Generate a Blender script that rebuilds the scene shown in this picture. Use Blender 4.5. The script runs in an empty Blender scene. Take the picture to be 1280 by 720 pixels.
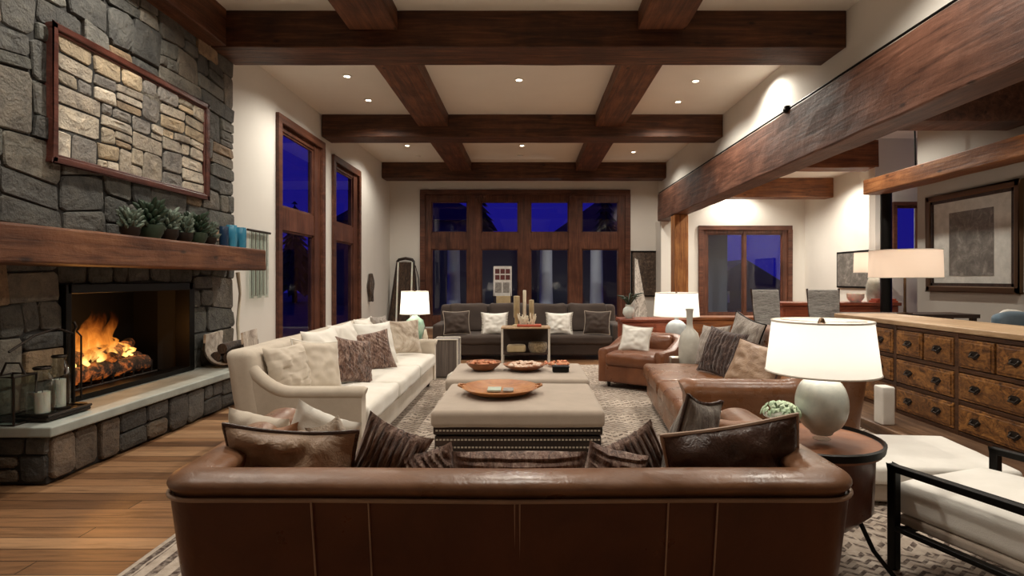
import bpy, bmesh, math, random
from mathutils import Vector, Matrix, noise
C = bpy.context.scene.collection
PI = math.pi
R = math.radians
CAMZ = 1.5
def PX(px, Y): return (px-660)*Y/700.0
def PZ(py, Y): return CAMZ-(py-348)*Y/700.0

# ------------------------------------------------------------------ materials
class NT:
    def __init__(s, name):
        s.m = bpy.data.materials.new(name); s.m.use_nodes = True
        s.t = s.m.node_tree; s.n = s.t.nodes; s.l = s.t.links
        s.b = s.n['Principled BSDF']; s.out = s.n['Material Output']
        s._obj = None
    def node(s, kind, **kw):
        n = s.n.new(kind)
        for k, v in kw.items():
            if k.startswith('_'): setattr(n, k[1:], v)
            else: n.inputs[k.replace('__', ' ')].default_value = v
        return n
    def link(s, a, b): s.l.new(a, b)
    def coords(s, scale=(1,1,1), rot=(0,0,0)):
        if s._obj is None: s._obj = s.n.new('ShaderNodeTexCoord')
        mp = s.n.new('ShaderNodeMapping'); mp.inputs['Scale'].default_value = scale; mp.inputs['Rotation'].default_value = rot
        s.link(s._obj.outputs['Object'], mp.inputs['Vector']); return mp.outputs['Vector']
    def noise(s, vec, scale, detail=4, rough=.6, dist=0):
        n = s.node('ShaderNodeTexNoise', Scale=scale, Detail=detail, Roughness=rough, Distortion=dist)
        s.link(vec, n.inputs['Vector']); return n.outputs['Fac']
    def ramp(s, fac, stops):
        r = s.n.new('ShaderNodeValToRGB'); e = r.color_ramp.elements
        while len(e) < len(stops): e.new(.5)
        for i, (p, c) in enumerate(stops):
            e[i].position = p; e[i].color = (c[0], c[1], c[2], 1)
        s.link(fac, r.inputs['Fac']); return r.outputs['Color']
    def mix(s, fac, a, b, mode='MIX'):
        n = s.n.new('ShaderNodeMix'); n.data_type = 'RGBA'; n.blend_type = mode
        for sock, v in ((n.inputs[0], fac), (n.inputs[6], a), (n.inputs[7], b)):
            if hasattr(v, 'links'): s.link(v, sock)
            elif isinstance(v, (int, float)): sock.default_value = v
            else: sock.default_value = (v[0], v[1], v[2], 1)
        return n.outputs[2]
    def math(s, op, a, b=0.0, c=0.0):
        n = s.n.new('ShaderNodeMath'); n.operation = op
        for i, v in enumerate((a, b, c)):
            if hasattr(v, 'links'): s.link(v, n.inputs[i])
            else: n.inputs[i].default_value = v
        return n.outputs[0]
    def bump(s, h, strength=.3, dist=.01):
        b = s.node('ShaderNodeBump', Strength=strength, Distance=dist)
        s.link(h, b.inputs['Height']); s.link(b.outputs['Normal'], s.b.inputs['Normal'])
    def col(s, c):
        if hasattr(c, 'links'): s.link(c, s.b.inputs['Base Color'])
        else: s.b.inputs['Base Color'].default_value = (c[0], c[1], c[2], 1)
    def set(s, **kw):
        for k, v in kw.items(): s.b.inputs[k.replace('_', ' ')].default_value = v
        return s

def sc(c, k): return tuple(x*k for x in c)
def plaster(name, c):
    t = NT(name); v = t.coords()
    t.col(t.ramp(t.noise(v, 1.2, 3), [(.3, sc(c, .95)), (.7, c)]))
    t.bump(t.noise(v, 60, 5), .12, .004); t.set(Roughness=.85); return t.m
def wood(name, dark, mid, light, axis='X', rough=.55, s=1.0, knots=True, spec=.4):
    t = NT(name)
    st = {'X': (.35, 5, 5), 'Y': (5, .35, 5), 'Z': (5, 5, .35)}[axis]
    v = t.coords(tuple(k*s for k in st))
    g = t.noise(v, 3.0, 8, .65, .8)
    c = t.ramp(g, [(.28, dark), (.5, mid), (.72, light)])
    v2 = t.coords((1.3*s,)*3)
    big = t.noise(v2, 1.4, 3)
    c = t.mix(t.ramp(big, [(.35, (0,0,0)), (.65, (1,1,1))]), c, t.mix(.5, c, mid, 'MULTIPLY'))
    if knots:
        vv = t.coords({'X': (1.2, 3, 3), 'Y': (3, 1.2, 3), 'Z': (3, 3, 1.2)}[axis])
        vo = t.node('ShaderNodeTexVoronoi', Scale=1.6); t.link(vv, vo.inputs['Vector'])
        c = t.mix(t.ramp(vo.outputs['Distance'], [(.05, (.85,.85,.85)), (.13, (0,0,0))]), c, sc(dark, .4))
    t.col(c)
    t.bump(t.math('ADD', g, t.math('MULTIPLY', t.noise(t.coords((9,9,9)), 2, 6), .6)), .55, .012)
    t.set(Roughness=rough); t.b.inputs['Specular IOR Level'].default_value = spec
    return t.m
def leather(name, dark, light, rough=.36, wr=.5):
    t = NT(name); v = t.coords()
    n = t.noise(v, 3.2, 5, .6, .6)
    t.col(t.ramp(n, [(.3, dark), (.7, light)]))
    h = t.math('ADD', t.math('MULTIPLY', n, 1.6), t.math('MULTIPLY', t.noise(v, 130, 3), .18))
    h = t.math('ADD', h, t.noise(v, 14, 4, .6, 1.0))
    t.bump(h, wr, .012)
    rr = t.ramp(t.noise(v, 6, 4), [(.3, (rough-.08,)*3), (.7, (rough+.12,)*3)])
    t.link(rr, t.b.inputs['Roughness']); return t.m
def fabric(name, c, c2=None, rough=.9, scale=220, bump=.25, sheen=.2):
    t = NT(name); v = t.coords(); c2 = c2 or sc(c, .86)
    t.col(t.ramp(t.noise(v, 5, 5), [(.3, c2), (.7, c)]))
    t.bump(t.math('ADD', t.noise(v, scale, 2), t.math('MULTIPLY', t.noise(v, 7, 4), 3.0)), bump, .004)
    t.set(Roughness=rough); t.b.inputs['Sheen Weight'].default_value = sheen; return t.m
def furry(name, dark, mid, light, ax=(30, 30, 6), rot=(0,0,0), pos=(.35, .5, .68)):
    t = NT(name); v = t.coords(ax, rot)
    n = t.noise(v, 1.0, 6, .7, 1.2)
    t.col(t.ramp(n, [(pos[0], dark), (pos[1], mid), (pos[2], light)]))
    t.bump(t.math('ADD', n, t.math('MULTIPLY', t.noise(t.coords((3,3,3)), 40, 3), .3)), .9, .02); t.set(Roughness=.95)
    t.b.inputs['Sheen Weight'].default_value = .3; return t.m
def metal(name, c, rough=.4, m=1.0):
    t = NT(name); t.col(c); t.set(Roughness=rough, Metallic=m)
    t.bump(t.noise(t.coords(), 40, 4), .08, .003); return t.m
def gloss(name, c, rough=.2, c2=None, sc_=8):
    t = NT(name); v = t.coords()
    t.col(t.ramp(t.noise(v, sc_, 5), [(.35, c2 or sc(c, .8)), (.65, c)])); t.set(Roughness=rough)
    t.bump(t.noise(v, 25, 4), .06, .004); return t.m
def glass(name, tint=(.9,.95,1), refl=.03):
    t = NT(name)
    tr = t.node('ShaderNodeBsdfTransparent', Color=(*tint, 1)); gl = t.node('ShaderNodeBsdfGlossy', Roughness=.015)
    lw = t.node('ShaderNodeFresnel', IOR=1.45); mx = t.n.new('ShaderNodeMixShader')
    ge = t.n.new('ShaderNodeNewGeometry')
    fr = t.math('MULTIPLY', lw.outputs[0], .15) if refl < 0 else t.math('ADD', lw.outputs[0], refl)
    t.link(t.math('MULTIPLY', fr, t.math('SUBTRACT', 1.0, ge.outputs['Backfacing'])), mx.inputs[0]); t.link(tr.outputs[0], mx.inputs[1]); t.link(gl.outputs[0], mx.inputs[2])
    t.link(mx.outputs[0], t.out.inputs['Surface']); return t.m
def shade(name, c=(.95,.88,.76), k=.65):
    t = NT(name)
    d = t.node('ShaderNodeBsdfDiffuse', Color=(*c, 1)); tr = t.node('ShaderNodeBsdfTranslucent', Color=(*c, 1)); mx = t.n.new('ShaderNodeMixShader')
    mx.inputs[0].default_value = k; t.link(d.outputs[0], mx.inputs[1]); t.link(tr.outputs[0], mx.inputs[2])
    t.link(mx.outputs[0], t.out.inputs['Surface']); return t.m
def emit(name, c, s):
    t = NT(name); t.col((0,0,0)); t.b.inputs['Emission Color'].default_value = (*c, 1); t.b.inputs['Emission Strength'].default_value = s; return t.m
def stone_mat(name, k=1.0, rough=.8):
    t = NT(name); v = t.coords()
    a = t.n.new('ShaderNodeVertexColor'); a.layer_name = 'Col'
    n = t.noise(v, 7, 7, .65, .6)
    c = t.mix(1.0, a.outputs['Color'], t.ramp(n, [(.3, (.55,.55,.56)), (.5, (.95,.95,.93)), (.72, (1.35,1.3,1.2))]), 'MULTIPLY')
    c = t.mix(t.ramp(t.noise(v, 30, 5), [(.6, (0,0,0)), (.72, (.5,.5,.5))]), c, (.02,.02,.02))
    t.col(c)
    t.bump(t.math('ADD', t.math('MULTIPLY', n, 1.5), t.math('MULTIPLY', t.noise(v, 38, 6), .7)), .8, .03); t.set(Roughness=rough)
    return t.m
def rug_mat():
    t = NT('rug_wool'); v = t.coords()
    sx = t.n.new('ShaderNodeSeparateXYZ'); t.link(v, sx.inputs[0]); X, Y = sx.outputs[0], sx.outputs[1]
    wob = t.math('MULTIPLY', t.math('SUBTRACT', t.noise(v, 9, 3), .5), .03)
    Yw = t.math('ADD', Y, wob); Xw = t.math('ADD', X, wob)
    # zigzag rows
    zz = t.math('PINGPONG', Xw, .09)
    r = t.math('FRACT', t.math('DIVIDE', t.math('ADD', Yw, t.math('MULTIPLY', zz, .9)), .115))
    line = t.math('LESS_THAN', r, .33)
    dash = t.math('GREATER_THAN', t.math('FRACT', t.math('DIVIDE', Xw, .06)), .22)
    band = t.math('LESS_THAN', t.math('FRACT', t.math('DIVIDE', Yw, .69)), .5)
    diam = t.math('LESS_THAN', t.math('FRACT', t.math('DIVIDE', t.math('ADD', Yw, t.math('MULTIPLY', t.math('PINGPONG', Xw, .05), .8)), .06)), .42)
    pat = t.math('ADD', t.math('MULTIPLY', t.math('MULTIPLY', line, dash), band), t.math('MULTIPLY', diam, t.math('SUBTRACT', 1.0, band)))
    # border stripes
    ax = t.math('ABSOLUTE', X); 
    edge = t.math('GREATER_THAN', ax, 2.42)
    bs = t.math('LESS_THAN', t.math('FRACT', t.math('DIVIDE', ax, .11)), .5)
    pat = t.math('ADD', t.math('MULTIPLY', pat, t.math('SUBTRACT', 1.0, edge)), t.math('MULTIPLY', t.math('MULTIPLY', bs, edge), dash))
    fade = t.ramp(t.noise(v, 30, 5), [(.35, (.35,)*3), (.6, (1,)*3)])
    pat = t.math('MULTIPLY', pat, fade)
    base = t.ramp(t.noise(v, 14, 5), [(.3, (.36,.28,.22)), (.7, (.62,.53,.44))])
    t.col(t.mix(t.math('MULTIPLY', pat, .95), base, (.05,.026,.020)))
    t.bump(t.math('ADD', t.noise(v, 160, 3), t.math('MULTIPLY', pat, .6)), .8, .01); t.set(Roughness=1.0)
    return t.m
def floor_mat():
    t = NT('floor_planks'); v = t.coords()
    br = t.node('ShaderNodeTexBrick', Scale=1.0); br.offset = .37; br.offset_frequency = 3
    br.inputs['Color1'].default_value = (0,0,0,1); br.inputs['Color2'].default_value = (1,1,1,1); br.inputs['Mortar'].default_value = (.5,.5,.5,1)
    br.inputs['Mortar Size'].default_value = .004; br.inputs['Mortar Smooth'].default_value = .2; br.inputs['Brick Width'].default_value = 1.9; br.inputs['Row Height'].default_value = .135
    t.link(v, br.inputs['Vector'])
    g = t.noise(t.coords((.7, 9, 9)), 2.6, 8, .65, .9)
    pl = t.ramp(br.outputs['Color'], [(0, (.11,.052,.024)), (.5, (.25,.128,.060)), (1, (.42,.245,.13))])
    c = t.mix(1.0, pl, t.ramp(g, [(.25, (.42,.38,.34)), (.5, (1,1,1)), (.75, (1.35,1.25,1.15))]), 'MULTIPLY')
    c = t.mix(br.outputs['Fac'], c, (.025,.012,.007))
    t.col(c); t.bump(t.math('SUBTRACT', g, t.math('MULTIPLY', br.outputs['Fac'], 2)), .25, .006)
    t.set(Roughness=.36); return t.m

M = {}
M['wall'] = plaster('wall_plaster', (.72,.69,.635))
M['wall_grey'] = plaster('grey_plaster', (.40,.38,.345))
M['ceil'] = plaster('ceiling_plaster', (.80,.75,.67))
DK, MD, LT = (.028,.0095,.0045), (.095,.034,.0145), (.21,.083,.037)
for a in 'XYZ': M['beam'+a] = wood('beam_wood_'+a, *([DK, MD, LT] if a != 'Y' else [sc(DK, 1.3), sc(MD, 1.35), sc(LT, 1.3)]), a)
M['mainbeam'] = wood('main_beam_wood', (.038,.015,.009), (.12,.050,.030), (.21,.10,.065), 'Y')
M['honeyX'] = wood('honey_wood_x', (.07,.022,.007), (.22,.078,.024), (.36,.15,.05), 'X')
M['honeyY'] = wood('honey_wood_y', (.07,.022,.007), (.22,.085,.028), (.38,.17,.065), 'Y')
M['honeyZ'] = wood('honey_wood_z', (.12,.045,.012), (.36,.15,.04), (.55,.27,.09), 'Z')
M['mantel'] = wood('mantel_wood', (.045,.015,.007), (.17,.065,.028), (.28,.125,.06), 'Y')
for a in 'XYZ': M['casing'+a] = wood('window_casing_'+a, (.045,.016,.008), (.125,.046,.026), (.20,.08,.045), a, .42, 1, False)
M['frame_red'] = wood('red_frame_wood', (.045,.013,.009), (.12,.036,.024), (.19,.07,.05), 'Y', .4, 1, False)
M['redwood'] = wood('red_wood', (.11,.028,.012), (.28,.07,.032), (.42,.13,.06), 'X', .35, 1, False)
M['top_oak'] = wood('oak_top', (.28,.18,.10), (.46,.31,.18), (.62,.46,.30), 'Y', .45, 1, False)
M['plinth'] = wood('plinth_wood', (.06,.03,.015), (.17,.09,.045), (.27,.16,.09), 'Y', .5)
def burl_mat():
    t = NT('drawer_burl'); v = t.coords((1, 1, 1.6))
    n = t.noise(v, 9, 8, .72, 2.2); n2 = t.noise(v, 3.2, 3)
    c = t.ramp(n, [(.36, (.025,.009,.003)), (.46, (.15,.058,.014)), (.58, (.31,.135,.034)), (.72, (.46,.23,.075))])
    t.col(t.mix(t.ramp(n2, [(.4, (0,0,0)), (.62, (.6,.6,.6))]), c, (.07,.027,.010)))
    t.bump(n, .3, .006); t.set(Roughness=.42); return t.m
M['burl'] = burl_mat()
M['burl_dark'] = wood('cabinet_wood', (.025,.010,.004), (.085,.034,.012), (.14,.06,.022), 'Y', .5)
M['dark_wood'] = wood('dark_wood', (.012,.006,.004), (.035,.018,.012), (.07,.036,.024), 'X', .4, 1, False)
M['bark'] = furry('bark', (.012,.007,.004), (.05,.028,.016), (.13,.075,.045), (20,20,5))
M['stone'] = stone_mat('stone'); M['mortar'] = plaster('mortar', (.022,.020,.018))
M['slab'] = gloss('hearth_slab_stone', (.40,.42,.38), .55, (.29,.31,.28), 5)
M['lea_dark'] = leather('leather_dark', (.070,.019,.009), (.12,.036,.016), .34, .12)
M['lea_trim'] = leather('leather_trim', (.14,.062,.029), (.25,.12,.062), .33, .2)
M['lea_cog'] = leather('leather_cognac', (.12,.046,.018), (.23,.095,.040), .30, .28)
M['lea_red'] = leather('leather_red_brown', (.10,.033,.014), (.20,.072,.030), .33, .5)
M['lea_pipe'] = leather('leather_piping_pale', (.30,.19,.13), (.44,.30,.21), .4, .2)
M['lea_top'] = leather('leather_table_top', (.17,.062,.026), (.30,.12,.05), .55, .15)
M['lea_choc'] = leather('leather_chocolate', (.035,.016,.011), (.085,.042,.028), .30, .7)
M['lea_tan'] = leather('leather_tan', (.24,.145,.09), (.43,.29,.19), .42, .9)
M['lea_rust'] = leather('leather_rust', (.22,.09,.035), (.36,.16,.07), .45, .4)
M['cream'] = fabric('cream_linen', (.80,.76,.69), (.72,.67,.59))
M['cream_tan'] = fabric('sand_linen', (.60,.52,.425), (.50,.425,.34))
M['white_fab'] = fabric('white_fabric', (.80,.77,.71), (.72,.69,.63))
M['ottoman'] = fabric('taupe_ottoman', (.43,.35,.28), (.37,.30,.24))
M['taupe'] = fabric('dark_taupe', (.052,.033,.024), (.036,.023,.017), .85, 220, .25, .05)
M['stripe'] = furry('striped_taupe', (.05,.035,.028), (.12,.09,.075), (.26,.21,.18), (60, 60, .5))
M['greyrib'] = furry('grey_ribbed', (.17,.135,.115), (.32,.27,.23), (.5,.44,.38), (30,30,3), (0,R(20),0))
M['furbrown'] = furry('brown_fur', (.032,.014,.009), (.19,.098,.068), (.50,.36,.28), (40, 16, 9), (0,R(25),0))
M['furdark'] = furry('dark_fur', (.022,.011,.009), (.075,.042,.034), (.32,.23,.19), (42, 10, 12), (0,R(12),0), (.38,.54,.72))
M['hide'] = furry('cow_hide', (.22,.15,.10), (.50,.41,.32), (.72,.65,.56), (3,3,3))
M['piping'] = fabric('pale_piping', (.62,.56,.48))
M['black'] = metal('black_metal', (.012,.011,.010), .45, .8)
M['iron'] = metal('iron', (.045,.036,.030), .5, .9)
M['bronze'] = metal('bronze', (.16,.10,.06), .35, 1)
M['silver'] = metal('brushed_steel', (.55,.52,.47), .3, 1)
M['glass'] = glass('window_glass'); M['clear'] = glass('clear_glass', (.84,.89,.87), .12); M['picglass'] = glass('picture_glass', (1,1,1), -.03)
M['shade'] = shade('lamp_shade', (.84,.82,.79), .5)
M['shade_peach'] = shade('peach_lamp_shade', (.80,.66,.55), .35)
M['bulb'] = emit('bulb_glow', (1,.82,.58), 6)
M['can'] = emit('downlight_glow', (1,.86,.66), 14)
M['ceramic'] = gloss('white_crackle_ceramic', (.62,.64,.58), .25, (.50,.54,.50), 22)
M['globe'] = gloss('blue_white_ceramic', (.58,.64,.66), .12)
M['mint'] = gloss('mint_glaze', (.30,.55,.40), .15, (.55,.70,.58), 9)
M['greyvase'] = gloss('grey_vase', (.50,.48,.42), .35, (.42,.40,.35))
M['blue'] = gloss('teal_glaze', (.045,.24,.36), .2, (.03,.17,.28)); M['navy'] = gloss('navy_glaze', (.01,.03,.07), .25)
M['wax'] = gloss('candle_wax', (.85,.81,.72), .5); M['wax'].node_tree.nodes['Principled BSDF'].inputs['Subsurface Weight'].default_value = .3
M['leaf'] = gloss('succulent_leaf', (.16,.20,.15), .6, (.05,.075,.055), 30)
M['leafpale'] = gloss('pale_green_petals', (.50,.60,.42), .6, (.28,.40,.24), 30)
M['leafdark'] = gloss('dark_leaf', (.02,.04,.02), .5)
M['soot'] = gloss('firebox_black', (.004,.0035,.003), .8)
M['bowl'] = wood('bowl_wood', (.14,.045,.015), (.33,.13,.05), (.48,.22,.10), 'X', .3, 2, False)
M['tray'] = wood('tray_wood', (.26,.10,.03), (.46,.20,.065), (.60,.32,.13), 'X', .3, 2, False)
M['redstuff'] = gloss('red_petals', (.45,.10,.04), .6, (.62,.30,.14), 30)
M['palestuff'] = gloss('pale_shells', (.72,.60,.48), .6, (.60,.36,.24), 30)
M['coral'] = gloss('white_coral', (.82,.74,.58), .6)
M['straw'] = fabric('straw', (.48,.38,.22), (.36,.27,.14))
M['basket'] = furry('wicker', (.06,.04,.02), (.24,.17,.09), (.42,.32,.19), (30,30,30))
M['greyweave'] = furry('grey_woven_cane', (.13,.12,.11), (.30,.28,.26), (.46,.44,.41), (8,8,60))
M['bluefab'] = fabric('slate_blue_upholstery', (.10,.15,.19), (.075,.115,.15))
M['paper'] = gloss('white_card', (.72,.70,.66), .7); M['photo_red'] = gloss('printed_maroon', (.16,.02,.02), .6, (.05,.03,.03), 40); M['photo_grey'] = gloss('printed_grey', (.35,.33,.30), .6, (.15,.14,.13), 40)
M['redbook'] = gloss('red_cloth', (.42,.07,.03), .6); M['greencard'] = gloss('pale_green_card', (.45,.52,.44), .6)
M['night_wall'] = plaster('night_siding', (.10,.10,.12)); M['night_pale'] = plaster('pale_render', (.62,.60,.60)); M['night_roof'] = plaster('roof_shingle', (.09,.09,.12))
M['deck'] = wood('deck', (.03,.03,.03), (.07,.065,.06), (.11,.1,.09), 'X', .7, 1, False)
M['needle'] = gloss('conifer_needles', (.015,.03,.02), .8)
M['rug'] = rug_mat(); M['floor'] = floor_mat()
def art_mat(name, a, b, c, s=(2, 2, 2)):
    t = NT(name); t.col(t.ramp(t.noise(t.coords(s), 3, 8, .75, .6), [(.38, a), (.52, b), (.68, c)])); t.set(Roughness=.6); return t.m
M['art_grey'] = art_mat('grey_abstract_print', (.09,.08,.07), (.15,.135,.12), (.30,.28,.25))
M['art_dark'] = art_mat('dark_textured_art', (.03,.02,.015), (.07,.045,.03), (.2,.15,.11), (4,4,4))
M['mat_white'] = gloss('picture_mount', (.55,.54,.50), .8)
M['birch'] = furry('birch_bark', (.16,.14,.12), (.55,.50,.44), (.8,.76,.7), (18,18,6))
def flame_mat():
    t = NT('flame'); v = t.coords()
    sx = t.n.new('ShaderNodeSeparateXYZ'); t.link(v, sx.inputs[0])
    h = t.math('DIVIDE', sx.outputs[2], .52)
    n = t.noise(t.coords((9, 9, 3)), 1.0, 3, .6, 1)
    k = t.math('ADD', h, t.math('MULTIPLY', t.math('SUBTRACT', n, .5), .7))
    em = t.node('ShaderNodeEmission'); t.link(t.ramp(k, [(0.02, (1,.62,.16)), (.35, (1,.30,.035)), (.9, (.6,.09,.01))]), em.inputs['Color'])
    st = t.ramp(k, [(0, (1,1,1)), (.25, (.45,.45,.45)), (.8, (.06,.06,.06))]); t.link(t.math('MULTIPLY', st, 3.0), em.inputs['Strength'])
    tr = t.n.new('ShaderNodeBsdfTransparent'); lw = t.node('ShaderNodeLayerWeight', Blend=.5); mx = t.n.new('ShaderNodeMixShader')
    a = t.math('MULTIPLY', t.math('SUBTRACT', 1.0, lw.outputs['Facing']), t.ramp(k, [(0, (.8,)*3), (.5, (.5,)*3), (.95, (0,)*3)]))
    t.link(a, mx.inputs[0]); t.link(tr.outputs[0], mx.inputs[1]); t.link(em.outputs[0], mx.inputs[2]); t.link(mx.outputs[0], t.out.inputs['Surface'])
    return t.m
M['flame'] = flame_mat()
def ember_mat():
    t = NT('ember_log'); v = t.coords()
    n = t.noise(v, 9, 6, .7)
    t.col(t.ramp(n, [(.4, (.02,.012,.008)), (.7, (.12,.07,.045))]))
    e = t.ramp(n, [(.52, (0,0,0)), (.66, (1,.22,.03))]); t.link(e, t.b.inputs['Emission Color']); t.b.inputs['Emission Strength'].default_value = .45
    t.bump(n, 1, .03); t.set(Roughness=.9); return t.m
M['ember'] = ember_mat()

# ------------------------------------------------------------------ mesh builder
class MB:
    def __init__(s): s.v = []; s.f = []; s.c = []; s.cur = None
    def add(s, vs, fs, mat=None):
        o = len(s.v)
        if mat is not None: vs = [mat @ Vector(p) for p in vs]
        s.v += [tuple(p) for p in vs]
        for f in fs: s.f.append(tuple(i+o for i in f)); s.c.append(s.cur)
        return s
    def box(s, x0, x1, y0, y1, z0, z1, mat=None):
        v = [(x, y, z) for x in (x0, x1) for y in (y0, y1) for z in (z0, z1)]
        return s.add(v, [(0,1,3,2), (4,6,7,5), (0,4,5,1), (2,3,7,6), (0,2,6,4), (1,5,7,3)], mat)
    def rbox(s, c, size, r=.04, n=8, crown=0, wr=0, seed=0, mat=None):
        hx, hy, hz = [k/2 for k in size]; r = min(r, hx*.99, hy*.99, hz*.99)
        def ticks(h):
            e = h-r; a = [-h, -h+r*.3, -h+r*.65, -e] ; m = [(-e+2*e*k/n) for k in range(1, n)]
            return a+m+[e, h-r*.65, h-r*.3, h]
        tx, ty, tz = ticks(hx), ticks(hy), ticks(hz)
        vs, fs, idx = [], [], {}
        def P(x, y, z):
            k = (round(x, 5), round(y, 5), round(z, 5))
            if k in idx: return idx[k]
            i = Vector((max(-hx+r, min(hx-r, x)), max(-hy+r, min(hy-r, y)), max(-hz+r, min(hz-r, z))))
            d = Vector((x, y, z))-i
            p = i+(d.normalized()*r if d.length > 1e-9 else d)
            if crown: p.z += crown*(1-(x/hx)**2)*(1-(y/hy)**2)*(1 if z > 0 else 0)*(abs(z)/hz)
            if wr:
                q = Vector((x*6+seed, y*6, z*6)); nv = noise.noise_vector(q)
                p += nv*wr+noise.noise_vector(q*2.3)*wr*.5
            idx[k] = len(vs); vs.append(p+Vector(c)); return idx[k]
        for A, B, h, f in ((tx, ty, hz, lambda a, b, w: P(a, b, w)), (ty, tz, hx, lambda a, b, w: P(w, a, b)), (tz, tx, hy, lambda a, b, w: P(b, w, a))):
            for w in (-h, h):
                for i in range(len(A)-1):
                    for j in range(len(B)-1):
                        q = [f(A[i], B[j], w), f(A[i+1], B[j], w), f(A[i+1], B[j+1], w), f(A[i], B[j+1], w)]
                        fs.append(tuple(q if w > 0 else q[::-1]))
        return s.add(vs, fs, mat)
    def lathe(s, prof, seg=24, c=(0,0,0), mat=None, cap=True, sy=1.0):
        vs, fs = [], []
        for r, z in prof:
            for k in range(seg):
                a = 2*PI*k/seg; vs.append((c[0]+r*math.cos(a), c[1]+r*sy*math.sin(a), c[2]+z))
        for i in range(len(prof)-1):
            for k in range(seg):
                fs.append((i*seg+k, i*seg+(k+1) % seg, (i+1)*seg+(k+1) % seg, (i+1)*seg+k))
        if cap:
            if prof[0][0] > 1e-4: fs.append(tuple(range(seg))[::-1])
            if prof[-1][0] > 1e-4: fs.append(tuple((len(prof)-1)*seg+k for k in range(seg)))
        return s.add(vs, fs, mat)
    def tube(s, path, rad, seg=8, mat=None, closed=False):
        path = [Vector(p) for p in path]; n = len(path)
        if not isinstance(rad, (list, tuple)): rad = [rad]*n
        vs, fs = [], []; up = Vector((0,0,1))
        pn = None
        for i, p in enumerate(path):
            t = (path[(i+1) % n]-path[i-1]) if closed else (path[min(i+1, n-1)]-path[max(i-1, 0)])
            t.normalize()
            if pn is None:
                a = up if abs(t.z) < .9 else Vector((1,0,0))
                pn = t.cross(a).normalized()
            pn = (pn-t*pn.dot(t)).normalized(); b = t.cross(pn)
            for k in range(seg):
                q = 2*PI*k/seg; vs.append(p+(pn*math.cos(q)+b*math.sin(q))*rad[i])
        for i in range(n if closed else n-1):
            j = (i+1) % n
            for k in range(seg): fs.append((i*seg+k, i*seg+(k+1) % seg, j*seg+(k+1) % seg, j*seg+k))
        if not closed: fs += [tuple(range(seg))[::-1], tuple((n-1)*seg+k for k in range(seg))]
        return s.add(vs, fs, mat)
    def prism(s, poly, axis, a0, a1, mat=None):
        def P(p, w): return {'X': (w, p[0], p[1]), 'Y': (p[0], w, p[1]), 'Z': (p[0], p[1], w)}[axis]
        n = len(poly); vs = [P(p, a0) for p in poly]+[P(p, a1) for p in poly]
        fs = [tuple(range(n))[::-1], tuple(range(n, 2*n))]+[(i, (i+1) % n, (i+1) % n+n, i+n) for i in range(n)]
        return s.add(vs, fs, mat)
    def sweep(s, path, prof, closed_prof=True, caps=True, mat=None):
        # path: 2D plan points, prof: (outward offset, z); outward is to the right of travel
        vs, fs = [], []; n = len(path); m = len(prof)
        for i, p in enumerate(path):
            a = Vector(path[max(i-1, 0)]); b = Vector(path[min(i+1, n-1)]); t = (b-a).normalized(); nr = Vector((t.y, -t.x))
            for o, z in prof: vs.append((p[0]+nr.x*o, p[1]+nr.y*o, z))
        for i in range(n-1):
            for k in range(m if closed_prof else m-1):
                fs.append((i*m+k, i*m+(k+1) % m, (i+1)*m+(k+1) % m, (i+1)*m+k))
        if caps and closed_prof: fs += [tuple(range(m)), tuple((n-1)*m+k for k in range(m))[::-1]]
        return s.add(vs, fs, mat)
    def build(s, name, mat, parent=None, smooth=False, bevel=0, sub=0, origin=True):
        me = bpy.data.meshes.new(name); vs = s.v; loc = None
        if parent is None and origin:
            xs, ys, zs = zip(*vs); loc = Vector(((min(xs)+max(xs))/2, (min(ys)+max(ys))/2, min(zs)))
            vs = [(a-loc.x, b-loc.y, c-loc.z) for a, b, c in vs]
        me.from_pydata(vs, [], s.f)
        if any(c is not None for c in s.c):
            at = me.color_attributes.new('Col', 'FLOAT_COLOR', 'CORNER')
            for p, c in zip(me.polygons, s.c):
                for li in p.loop_indices: at.data[li].color = (*(c or (.3,.3,.3)), 1)
        bm = bmesh.new(); bm.from_mesh(me); bmesh.ops.remove_doubles(bm, verts=bm.verts, dist=1e-5)
        bmesh.ops.recalc_face_normals(bm, faces=bm.faces); bm.to_mesh(me); bm.free()
        me.materials.append(M[mat] if isinstance(mat, str) else mat)
        if smooth:
            for p in me.polygons: p.use_smooth = True
            me.set_sharp_from_angle(angle=R(50)) if hasattr(me, 'set_sharp_from_angle') else None
        o = bpy.data.objects.new(name, me); C.objects.link(o)
        if loc: o.location = loc
        if parent: o.parent = parent
        if bevel:
            b = o.modifiers.new('bevel', 'BEVEL'); b.width = bevel; b.segments = 2; b.limit_method = 'ANGLE'; b.angle_limit = R(40)
        if sub:
            b = o.modifiers.new('sub', 'SUBSURF'); b.levels = sub; b.render_levels = sub
        return o
def tag(o, label, cat, group=None, kind=None):
    if label: o['label'] = label
    if cat: o['category'] = cat
    if group: o['group'] = group
    if kind: o['kind'] = kind
    return o
def thing(name, label, cat, loc=(0,0,0), rz=0, group=None):
    o = bpy.data.objects.new(name, None); o.empty_display_size = .1; C.objects.link(o); o.location = loc; o.rotation_euler = (0,0,rz)
    return tag(o, label, cat, group)
def struct(o, label=None): o['kind'] = 'structure'; 
def S(name, mb, mat, **kw):
    o = mb.build(name, mat, None, **kw); o['kind'] = 'structure'; return o
def copy_tree(o, loc, rz, label, group=None):
    c = o.copy(); C.objects.link(c); c.location = loc; c.rotation_euler = (0,0,rz); c['label'] = label
    if group: c['group'] = group
    for ch in [x for x in C.objects if x.parent == o]:
        d = ch.copy(); C.objects.link(d); d.parent = c
        for g in [x for x in C.objects if x.parent == ch]:
            e = g.copy(); C.objects.link(e); e.parent = d
    return c
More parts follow.
